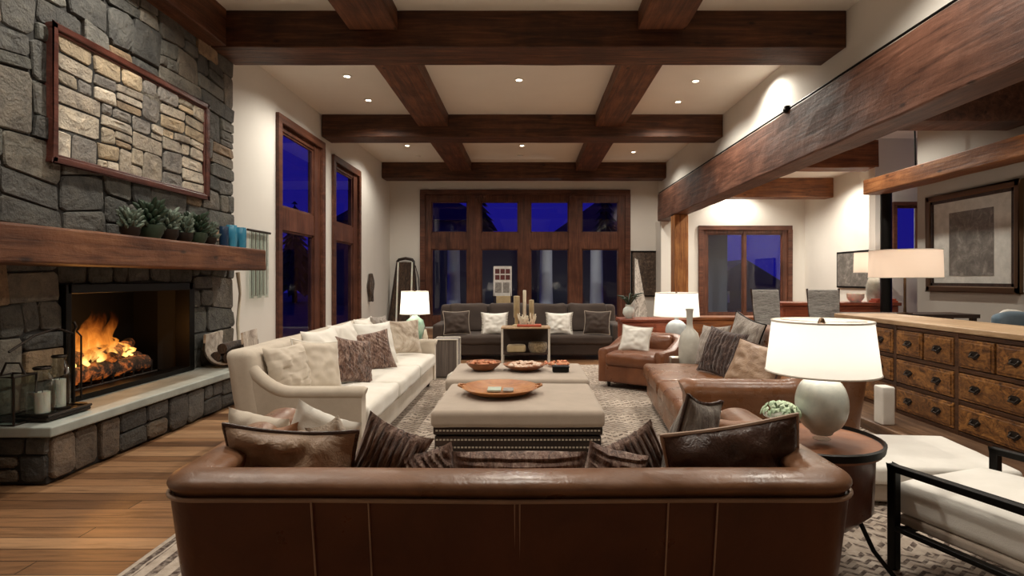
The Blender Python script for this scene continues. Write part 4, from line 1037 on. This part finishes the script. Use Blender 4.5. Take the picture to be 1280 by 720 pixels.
# fireplace end wall: sconce, stick, switch
sn = thing('glass_wall_sconce', 'hanging cluster of clear glass plates on the wall beside the mantel end', 'sconce', (-4.16, 8.55, 1.2))
MB().tube([(.03, -.30, 1.02), (.03, .42, 1.02)], .018, 8).build('hanging_bar', 'iron', sn)
for k in range(5): MB().box(.03, .055, -.26+.12*k, -.16+.12*k, .0+.03*(k % 2), 1.0).build('glass_plate', 'clear', sn, bevel=.006)
for k in range(5): MB().tube([(.045, -.21+.12*k, .05), (.045, -.21+.12*k, 1.0)], .007, 6).build('rod', 'silver', sn)
tag(MB().tube([(-3.86, 7.49, .44), (-3.88, 7.485, .9), (-3.85, 7.49, 1.3), (-3.88, 7.49, 1.58)], [.018, .022, .018, .03], 8).build('white_stick', 'coral', smooth=True), 'slender white stick standing upright against the end of the stonework', 'stick')

# mantel items
for i, (y, r, h, m_) in enumerate(((6.63, .05, .24, 'navy'), (6.80, .062, .27, 'blue'), (7.02, .062, .26, 'blue'))):
    tag(MB().lathe([(0, 0), (r*.95, 0), (r, .02), (r*1.02, h*.5), (r, h-.01), (r*.9, h), (r*.85, h-.01), (r*.85, .03), (0, .03)], 24, (-3.60, y, 1.876)).build('cylinder_vase', m_, smooth=True),
        ['small navy cylinder vase on the mantel, darkest of the three', 'middle bright blue cylinder vase on the mantel', 'bright blue cylinder vase nearest the end of the mantel'][i], 'vase', 'cylinder vases on the mantel')
def succulent(y, s, label, dark):
    t = thing('succulent_plant', label, 'plant', (-3.66, y, 1.876), 0, 'succulents on the mantel')
    MB().lathe([(0, 0), (.07*s, 0), (.10*s, .06*s), (.105*s, .12*s), (.09*s, .12*s), (.08*s, .04*s), (0, .04*s)], 18).build('pot', 'leafdark' if dark else 'iron', t, smooth=True)
    m = MB(); r5 = random.Random(int(y*100))
    for i in range(46):
        a = i*2.399; k = i/46; rr_ = (.04+.12*k)*s; zz = (.13+.20*(1-k*k)*.8)*s
        d = Vector((math.cos(a), math.sin(a), .35+.9*(1-k))).normalized(); c0 = Vector((d.x*.02, d.y*.02, zz-.05*s)); tip = c0+d*(.08+.08*r5.random())*s
        mid = (c0+tip)/2+Vector((0, 0, -.01)); m.tube([c0, mid, c0.lerp(tip, .85), tip], [.010*s, .024*s, .016*s, .001], 6)
    m.build('leaves', 'leafdark' if dark else 'leaf', t, smooth=True); return t
succulent(5.15, .8, 'leftmost low succulent on the mantel', False)
succulent(5.42, 1.15, 'tall dark bushy plant on the mantel beside the grey-green succulents', True)
succulent(5.68, 1.0, 'grey-green succulent at the middle of the mantel plants', False)
succulent(5.95, .9, 'grey-green succulent between the two dark plants on the mantel', False)
succulent(6.18, 1.05, 'second dark bushy plant on the mantel, farther back', True)
succulent(6.42, .8, 'pale succulent on the mantel next to the navy vase', False)

# hearth items
HT = .4385
lc = thing('log_carrier', 'curved cowhide log carrier standing on the far end of the hearth', 'log carrier', (-3.66, 6.92, HT), R(10))
vs, fs = [], []; n = 20
for i in range(n+1):
    a = R(20-215*i/n)
    for y in (-.28, .28):
        for r in (.225, .20): vs.append((r*math.cos(a), y, .24+r*math.sin(a)+(.10 if i in (0, n) else 0)))
for i in range(n):
    o = i*4
    fs += [(o, o+2, o+6, o+4), (o+1, o+5, o+7, o+3), (o, o+4, o+5, o+1), (o+2, o+3, o+7, o+6)]
fs += [(0, 1, 3, 2), (n*4, n*4+2, n*4+3, n*4+1)]
MB().add(vs, fs).build('hide_sling', 'hide', lc, smooth=True)
for y in (-.29, .29): MB().tube([(.215*math.cos(R(a)), y, .24+.215*math.sin(R(a))) for a in range(-195, 21, 12)], .012, 8).build('hoop', 'iron', lc, smooth=True)
for i, (x, z) in enumerate(((-.08, .12), (.07, .11), (0, .22))):
    o = MB().tube([(-3.66+x, 6.70, HT+z), (-3.66+x, 6.92, HT+z+.005), (-3.66+x, 7.14, HT+z)], .062, 10).build('firewood_log', 'bark', smooth=True)
    tag(o, ['split log lying at the left in the cowhide carrier', 'split log lying at the right in the cowhide carrier', 'split log lying on top in the cowhide carrier'][i], 'log', 'logs in the carrier')
tyt = thing('candle_tray', 'dark iron tray at the left end of the hearth', 'tray', (-3.70, 4.32, HT))
MB().rbox((0, 0, .02), (.34, .42, .03), .012, 5).build('tray_base', 'iron', tyt, smooth=True)
MB().tube([(.17*sx, .2*sy, .045) for sx, sy in ((-1,-1), (1,-1), (1,1), (-1,1))], .012, 6, closed=True).build('tray_rim', 'iron', tyt)
for i, (x, y, h, r) in enumerate(((-3.66, 4.22, .17, .048), (-3.70, 4.42, .23, .042))):
    hl = thing('hurricane_lantern', ['clear glass hurricane with short white candle, left one on the dark tray', 'clear glass hurricane with tall white candle, right one on the dark tray'][i], 'candle lantern', (x, y, HT+.037), 0, 'glass hurricanes on the hearth')
    MB().lathe([(r*1.7, .01), (r*1.75, h*.8), (r*1.6, h+.08), (r*1.0, h+.14), (r*1.1, h+.18)], 24, cap=False).build('glass_chimney', 'clear', hl, smooth=True)
    MB().lathe([(0, 0), (r*1.8, 0), (r*1.8, .015), (0, .015)], 20).build('base', 'iron', hl)
    c_ = MB().lathe([(0, .015), (r, .015), (r, h), (r*.8, h-.004), (0, h-.01)], 20).build('candle', 'wax', hl, smooth=True)
    MB().tube([(0, 0, h-.01), (0, .004, h+.015)], .003, 5).build('wick', 'black', c_)
    MB().lathe([(r*1.1, h+.17), (r*1.25, h+.18), (r*1.1, h+.19)], 20, cap=False).build('top_ring', 'iron', hl)
gb = thing('glass_box_lantern', 'greenish glass box lantern with iron edges at the far left of the hearth', 'lantern', (-3.72, 4.10+.0, HT))
gb.location = (-3.78, 4.11, HT)
for b in ((-.09, -.085, -.09, .09), (.085, .09, -.09, .09), (-.09, .09, -.095, -.09), (-.09, .09, .09, .095)): MB().box(*b, .01, .34).build('glass_panel', 'clear', gb)
e = MB()
for sx in (-1, 1):
    for sy in (-1, 1): e.tube([(sx*.09, sy*.092, 0), (sx*.09, sy*.092, .35)], .008, 6)
for z in (.005, .35): e.tube([(-.09, -.092, z), (.09, -.092, z), (.09, .092, z), (-.09, .092, z)], .009, 6, closed=True)
e.tube([(-.09, 0, .35), (-.05, 0, .44), (.05, 0, .44), (.09, 0, .35)], .008, 6); e.build('iron_frame', 'iron', gb)
at = MB().tube([(-3.84, 4.05+.6*i/14, HT+.30+.24*math.sin(PI*(.15+.6*i/14))) for i in range(15)], .012, 6)
tool = thing('fire_tool_stand', 'black iron fire tools on a stand at the left edge of the firebox', 'fire tools', (-3.78, 4.66, HT))
MB().lathe([(0, 0), (.09, 0), (.09, .015), (.015, .03)], 20).build('stand_base', 'iron', tool); MB().tube([(0, 0, .02), (0, 0, .62), (.02, 0, .66), (0, 0, .70)], .011, 8).build('stand_pole', 'iron', tool, smooth=True)
for k in range(3): a = k*2.1+.4; MB().tube([(.05*math.cos(a), .05*math.sin(a), .06), (.05*math.cos(a), .05*math.sin(a), .58), (.02*math.cos(a), .02*math.sin(a), .62)], .007, 6).build('fire_tool', 'iron', tool)
MB().tube([(0, 0, .60), (-.02, -.14, .66), (-.03, -.34, .62), (-.03, -.55, .52)], .009, 6).build('curved_arm', 'iron', tool, smooth=True)

# ------------------------------------------------------------------ drawer cabinet at right
XC = 3.80
S('trim_1', MB().box(3.30, 6.5, 2.0, 6.95, 0, .12), 'plinth', bevel=.01)
cb = thing('apothecary_cabinet', 'long counter-height cabinet of small burled wooden drawers at right', 'cabinet', (XC, 4.95, .12))
MB().box(.012, .66, 2.0-4.95, 6.9-4.95, 0, .90).build('body', 'burl_dark', cb)
MB().rbox((.335, 4.42-4.95, .925), (.72, 4.98, .05), .01, 8).build('countertop', 'top_oak', cb, smooth=True)
fr = MB(); colsY = [2.46, 3.29, 4.12, 4.95, 5.78, 6.61]
for y in colsY+[6.87]: fr.box(-.012, .014, y-.025-4.95, y+.025-4.95, 0, .90)
for z in (.0, .275, .56, .86): fr.box(-.008, .012, 2.0-4.95, 6.9-4.95, z, z+.035)
fr.build('face_frame', 'burl_dark', cb, bevel=.004)
def drawer(y0, y1, z0, z1, nh):
    d = MB(); d.box(-.018, .012, y0-4.95, y1-4.95, z0, z1).box(-.026, -.017, y0+.025-4.95, y1-.025-4.95, z0+.022, z1-.022)
    dd = d.build('drawer', 'burl', cb, bevel=.006)
    for k in range(nh):
        yc = y0+(y1-y0)*(k+.5)/nh-4.95; zc = (z0+z1)/2
        h = MB(); h.prism([(yc-.06, zc+.012), (yc-.03, zc+.034), (yc+.03, zc+.034), (yc+.06, zc+.012), (yc+.035, zc-.018), (yc, zc-.040), (yc-.035, zc-.018)], 'X', -.030, -.025).tube([(-.028, yc-.036, zc+.012), (-.054, yc-.030, zc-.014), (-.054, yc+.030, zc-.014), (-.028, yc+.036, zc+.012)], .007, 6)
        h.build('handle', 'iron', dd)
for i in range(len(colsY)-1):
    a, b = colsY[i]+.03, colsY[i+1]-.03; m_ = (a+b)/2
    drawer(a, m_-.012, .605, .85, 1); drawer(m_+.012, b, .605, .85, 1)
    drawer(a, b, .32, .55, 2); drawer(a, b, .045, .27, 2)
drawer(6.64, 6.84, .605, .85, 1); drawer(6.64, 6.84, .32, .55, 1); drawer(6.64, 6.84, .045, .27, 1)
CT = 1.071
# slate-blue chair behind the counter
bc = thing('dining_chair', 'slate-blue upholstered chair with rounded back behind the drawer cabinet', 'chair', (5.15, 5.95, 0.121), R(12))
q = MB(); q.rbox((0, .0, .72), (.62, .10, .62), .05, 8, 0, .004); q.v = [(x, y+abs(x)**2*-.5, z-(x*x)*.35 if z > .9 else z) for x, y, z in q.v]; q.build('backrest', 'bluefab', bc, smooth=True)
MB().rbox((0, -.26, .46), (.56, .52, .1), .04, 6, .02).build('seat', 'bluefab', bc, smooth=True)
MB().tube([(.33*math.sin(R(a)), .05-.10*abs(math.sin(R(a))), .80+.23*math.cos(R(a))) for a in range(-90, 91, 15)], .02, 8).build('back_trim', 'cream', bc, smooth=True)
for sx in (-1, 1):
    for sy in (-.46, -.05): MB().tube([(sx*.23, sy, 0), (sx*.22, sy, .42)], .018, 8).build('leg', 'dark_wood', bc)
# big peach drum lamp behind counter
pk = thing('console_table', 'wooden console behind the drawer cabinet carrying the peach lamp', 'table', (5.0, 7.55, 0))
MB().box(-.7, .9, -.25, .25, .98, 1.03).build('tabletop', 'dark_wood', pk, bevel=.005)
for sx in (-.64, .84):
    for sy in (-.2, .2): MB().box(sx-.03, sx+.03, sy-.03, sy+.03, 0, .98).build('leg', 'dark_wood', pk)
table_lamp('large peach drum-shade lamp on a slim metal pole behind the drawer cabinet', (4.98, 7.4, 1.03), .42, .41, .48, .84, [(0, 0), (.09, 0), (.09, .015), (.02, .025), (.016, .1), (.016, .5)], 'bronze', 13, 'shade_peach')
table_lamp('smaller peach drum-shade lamp farther back, on the side-room sideboard', (6.45, 10.45, 1.06), .33, .32, .55, .92, [(0, 0), (.10, 0), (.12, .1), (.13, .3), (.08, .46), (.03, .5), (.02, .56)], 'ceramic', 14, 'shade_peach')
sb = thing('sideboard', 'reddish wooden sideboard in the side room behind the woven-back stools', 'sideboard', (5.75, 10.45, 0))
MB().box(-1.1, 1.0, -.25, .25, .0, 1.0).build('body', 'redwood', sb, bevel=.01); MB().box(-1.14, 1.04, -.28, .28, 1.0, 1.06).build('top', 'redwood', sb, bevel=.008)
for k in range(4): MB().box(-1.06+.51*k, -.59+.51*k, -.262, -.248, .14, .94).build('door', 'redwood', sb, bevel=.005)
for k, (x, w_, h_) in enumerate(((5.35, .18, .16), (6.05, .24, .16))):
    tag(MB().lathe([(0, 0), (w_*.35, 0), (w_*.6, h_*.5), (w_*.62, h_), (w_*.56, h_), (w_*.5, h_*.5), (0, .02)], 20, (x, 10.35, 1.06)).build('white_bowl', 'wax', smooth=True),
        ['small white bowl at the left of the sideboard in the side room', 'larger white bowl at the middle of the sideboard in the side room'][k], 'bowl', 'white bowls on the sideboard')
for k, (z, w_) in enumerate(((0, .40), (.035, .34))):
    tag(MB().box(6.33-w_/2+.2, 6.33+w_/2+.2, 10.18, 10.40, 1.06+z, 1.06+z+.033).build('red_book', 'redbook', bevel=.004), ['lower red book of the pair lying on the sideboard', 'upper red book of the pair lying on the sideboard'][k], 'book', 'red books on the sideboard')
# woven back stools
def stool(label, loc, rz):
    t = thing('woven_back_stool', label, 'bar stool', loc, rz, 'woven-back stools')
    q = MB(); q.rbox((0, 0, 0), (.46, .04, .62), .015, 5); q.v = [(x*(1-.12*(z < 0)*(-z/.31)), y+.2+z*.12, z+1.01) for x, y, z in q.v]; q.build('backrest', 'greyweave', t, smooth=True)
    for s in (-1, 1): MB().tube([(s*.20, .16, .68), (s*.235, .245, 1.335)], .016, 6).build('back_post', 'dark_wood', t)
    MB().rbox((0, 0, .69), (.46, .44, .08), .03, 6, .01).build('seat', 'greyweave', t, smooth=True)
    for sx in (-1, 1):
        for sy in (-1, 1): MB().tube([(sx*.22, sy*.2, 0), (sx*.19, sy*.17, .66)], .018, 6).build('leg', 'dark_wood', t)
    MB().tube([(-.21, -.19, .28), (.21, -.19, .28), (.21, .19, .28), (-.21, .19, .28)], .012, 6, closed=True).build('footrest', 'iron', t)
    return t
a_ = stool('left woven grey stool back, in front of the dark side-room window', (3.78, 8.6, 0), R(10))
copy_tree(a_, (4.62, 8.6, 0), R(-8), 'right woven grey stool back, beside the end of the drawer cabinet', 'woven-back stools')
# wood bench under dining window
wb = thing('wooden_bench', 'long orange-brown wooden bench box below the dark side-room window', 'bench', (4.15, 12.4, 0))
MB().box(-.95, 1.2, -.25, .25, .0, .60).build('body', 'honeyX', wb, bevel=.01); MB().box(-.98, 1.23, -.28, .28, .60, .66).build('top', 'honeyX', wb, bevel=.008)
# dark tall post and cord
tag(MB().lathe([(0, 0), (.09, 0), (.09, 3.05), (.078, 3.12), (.045, 3.17), (0, 3.185)], 20, (6.30, 9.85, 0)).build('dark_column', 'black', smooth=True), 'tall black round-topped column standing behind the peach lamp', 'column')
tag(MB().tube([(6.0, 8.7, 4.24), (6.02, 8.7, 3.25)], .012, 6).build('hanging_cord', 'black'), 'thin dark cord hanging from the side-room ceiling to the honey beam', 'cord')
# big framed picture on wall
bp = thing('framed_picture', 'large framed grey print with pale mount on the grey side-room wall', 'picture', (6.5, 8.15, 1.3))
f = MB(); y0, y1, z0, z1 = -.80, .92, 0, 1.50; w = .085
for b in ((y0, y1, z1-w, z1), (y0, y1, z0, z0+w), (y0, y0+w, z0, z1), (y1-w, y1, z0, z1)): f.box(-.06, 0, *b)
f.build('frame', 'bronze', bp, bevel=.015)
f = MB(); w3 = .045
for b in ((y0+w, y1-w, z1-w-w3, z1-w), (y0+w, y1-w, z0+w, z0+w+w3), (y0+w, y0+w+w3, z0+w, z1-w), (y1-w-w3, y1-w, z0+w, z1-w)): f.box(-.045, 0, *b)
f.build('inner_frame', 'dark_wood', bp)
MB().box(-.02, 0, y0+.1, y1-.1, z0+.1, z1-.1).build('mount', 'mat_white', bp); MB().box(-.026, -.018, -.36, .46, .24, 1.20).build('print', 'art_grey', bp)
MB().box(-.036, -.031, y0+.12, y1-.12, z0+.12, z1-.12).build('glazing', 'picglass', bp)
sp_ = thing('framed_picture', 'small dark grey picture behind the smaller peach lamp', 'picture', (8.34, 14.3, 1.25))
MB().box(-.05, 0, -.85, .75, 0, .95).build('frame', 'black', sp_, bevel=.01); MB().box(-.056, -.045, -.8, .7, .05, .9).build('canvas', 'art_grey', sp_)

# ------------------------------------------------------------------ white ottoman + metal frame lounge chair
wo = thing('ottoman', 'low white upholstered ottoman between the drawer cabinet and the metal lounge chair', 'ottoman', (2.68, 3.98, RH), R(-6))
MB().rbox((0, 0, .20), (.98, .82, .12), .03, 8, .012, .003).build('cushion', 'white_fab', wo, smooth=True); MB().rbox((0, 0, .085), (.94, .78, .12), .02, 6).build('base', 'ottoman', wo, smooth=True)
ang = math.atan2(.35, .94)
u = Vector((.35, -.94)); v2 = Vector((.94, .35)); A = Vector((1.86, 2.85))
cc = A+v2*.40+u*.42
lo = thing('metal_lounge_chair', 'white cushioned lounge chair with black metal side frames, lower right corner', 'lounge chair', (cc.x, cc.y, RH), ang)
# local x -> v2, local y -> (-.35,.94) = -u ; front (toward far) at +y
for s in (-1, 1):
    fm = MB(); x = s*.40; b_ = .022
    fm.box(x-b_, x+b_, .42-b_, .42+b_, 0, .53).box(x-b_, x+b_, -.42-b_, -.42+b_, 0, .53).box(x-b_, x+b_, -.42-b_, .42+b_, .495, .53).box(x-b_, x+b_, -.42, .42, .20, .225)
    fm.build('side_frame', 'black', lo, bevel=.005)
fm = MB(); fm.box(-.40, .40, .36, .39, .20, .225).box(-.40, .40, -.39, -.36, .20, .225); fm.build('cross_rail', 'black', lo)
MB().rbox((0, .0, .245), (.72, .86, .05), .015, 6).build('seat_deck', 'ottoman', lo, smooth=True)
MB().rbox((0, .03, .345), (.72, .88, .16), .05, 10, .06, .004).build('seat_cushion', 'white_fab', lo, smooth=True)
q = MB(); q.rbox((0, 0, 0), (.70, .16, .50), .06, 8, 0, .006); q.v = [(x, y-.36-z*.35, z+.60) for x, y, z in q.v]; q.build('back_cushion', 'white_fab', lo, smooth=True)
# white end table / slab seen by cabinet
tag(MB().rbox((3.385, 5.32, .30), (.12, .14, .36), .015, 5).build('white_box', 'white_fab', smooth=True), 'narrow white box on the low wooden platform in front of the drawers', 'box')

# ------------------------------------------------------------------ outside, seen through the panes
S('ground_outside', MB().box(-40, 40, YB+.3, 60, -.2, -.05), 'deck')
ob = MB().box(5.0, 6.55, 18.4, 18.6, -.05, 3.2).build('privacy_screen', 'night_wall'); tag(ob, 'tall grey screen outside the left pane of the side-room window', 'screen')  # grey panel added in place of the reflective curtain in this pane
S('ground_outside_left', MB().box(-40, -4.45, -10, YB+.3, -.2, -.05), 'deck')
pw = MB().box(-6, 4.6, 20.5, 20.7, -.05, 2.9); tag(pw.build('terrace_wall', 'night_wall'), 'dark grey terrace wall outside the back windows', 'wall')
for i, x in enumerate((.62, 2.35, -2.55)):  # added columns stand in for pale curtain-like reflections in the back panes
    tag(MB().lathe([(.34, 0), (.34, .5), (.24, .6), (.22, 1.2), (.21, 2.6), (.28, 2.7), (.28, 2.85)], 20, (x, 19.2, -.05)).build('terrace_column', 'night_pale', smooth=True),
        ['pale round terrace column outside the third back window pane', 'pale round terrace column outside the right back window pane', 'pale round terrace column outside the left back window pane'][i], 'column', 'terrace columns outside')
tl = thing('terrace_lantern', 'small terrace lantern standing outside behind the post between the right panes', 'lantern', (1.43, 17.9, -.05))  # made-up lamp behind the mullion, added to light the columns and wall outside
MB().tube([(0, 0, 0), (0, 0, 2.1)], .03, 8).build('post', 'black', tl); MB().lathe([(.0, 2.34), (.1, 2.30), (.09, 2.28), (.0, 2.28)], 12).build('cap', 'black', tl); MB().lathe([(0, 2.12), (.05, 2.13), (.06, 2.2), (.04, 2.27), (0, 2.28)], 12).build('bulb', 'bulb', tl, smooth=True)
point(1.43, 17.75, 2.15, 26, .06, (1, .95, .88))  # light of the added outside lamp, turns the right-hand panes greyish
def house(x, y, w, d, h, rh, rot, label):
    t = thing('neighbour_house', label, 'house', (x, y, -.05), rot)
    MB().box(-w/2, w/2, -d/2, d/2, 0, h).build('walls', 'night_wall', t); MB().prism([(-w/2-.3, h), (w/2+.3, h), (0, h+rh)], 'Y', -d/2-.3, d/2+.3).build('roof', 'night_roof', t)
    for k in (-1, 1): MB().box(k*w*.25-.4, k*w*.25+.4, -d/2-.03, -d/2+.02, h*.35, h*.35+1.1).build('window', 'night_pale', t)
    return t
house(-7, 37, 9, 7, 5.0, 2.6, 0, 'dark gabled house outside, beyond the left back panes')
house(6.0, 44, 8, 7, 4.8, 3.0, 0, 'dark gabled house outside, beyond the right back panes')
house(-21, 20, 7, 7, 3.2, 2.0, R(90), 'dark gabled house outside the left wall windows')
house(11.0, 31, 4.6, 5, .9, 1.6, 0, 'pale-roofed house outside the side-room window')
def conifer(x, y, h, label):
    t = thing('conifer', label, 'tree', (x, y, -.05), 0, 'conifers outside')
    MB().tube([(0,0,0), (0,0,h*.9)], [.18, .04], 8).build('trunk', 'bark', t)
    m = MB(); r6 = random.Random(int(x*7+y))
    for k in range(16):
        z = h*(.12+.84*k/16); R0 = h*.24*(1-k/16)+.12
        n = 11; vs = [(0, 0, z+R0*.75)]
        for j in range(n*2): a = PI*j/n+r6.random()*.2; q = R0*(1 if j % 2 else .62)*r6.uniform(.85, 1.15); vs.append((q*math.cos(a), q*math.sin(a), z-(.25*R0 if j % 2 else 0)))
        m.add(vs, [(0, 1+j, 1+(j+1) % (n*2)) for j in range(n*2)]+[tuple(range(n*2, 0, -1))])
    m.build('needles', 'needle', t)
for a in ((-2.2, 26, 6.2, 'dark conifer outside, beyond the second back pane'), (3.6, 26, 6.2, 'dark conifer outside, beyond the third back pane'), (-9.3, 9.0, 5.5, 'dark conifer outside the near left wall window'), (-15, 36, 7, 'dark conifer outside the far left wall window')): conifer(*a)

# ------------------------------------------------------------------ world + camera
w = bpy.data.worlds.new('night_sky'); bpy.context.scene.world = w; w.use_nodes = True
bg = w.node_tree.nodes['Background']; bg.inputs['Color'].default_value = (.035, .025, .60, 1); bg.inputs['Strength'].default_value = .30
cam = bpy.data.cameras.new('camera'); co = bpy.data.objects.new('camera', cam); C.objects.link(co); bpy.context.scene.camera = co
cam.sensor_width = 36; cam.lens = 36*700/1280; cam.shift_x = -20/1280; cam.shift_y = -12/1280; cam.clip_start = .05; cam.clip_end = 200
co.location = (0, 0, CAMZ); co.rotation_euler = (R(90), 0, 0)
vs_ = bpy.context.scene.view_settings; vs_.view_transform = 'Standard'; vs_.look = 'None'; vs_.gamma = 1; vs_.exposure = 0.0; vs_.use_curve_mapping = False
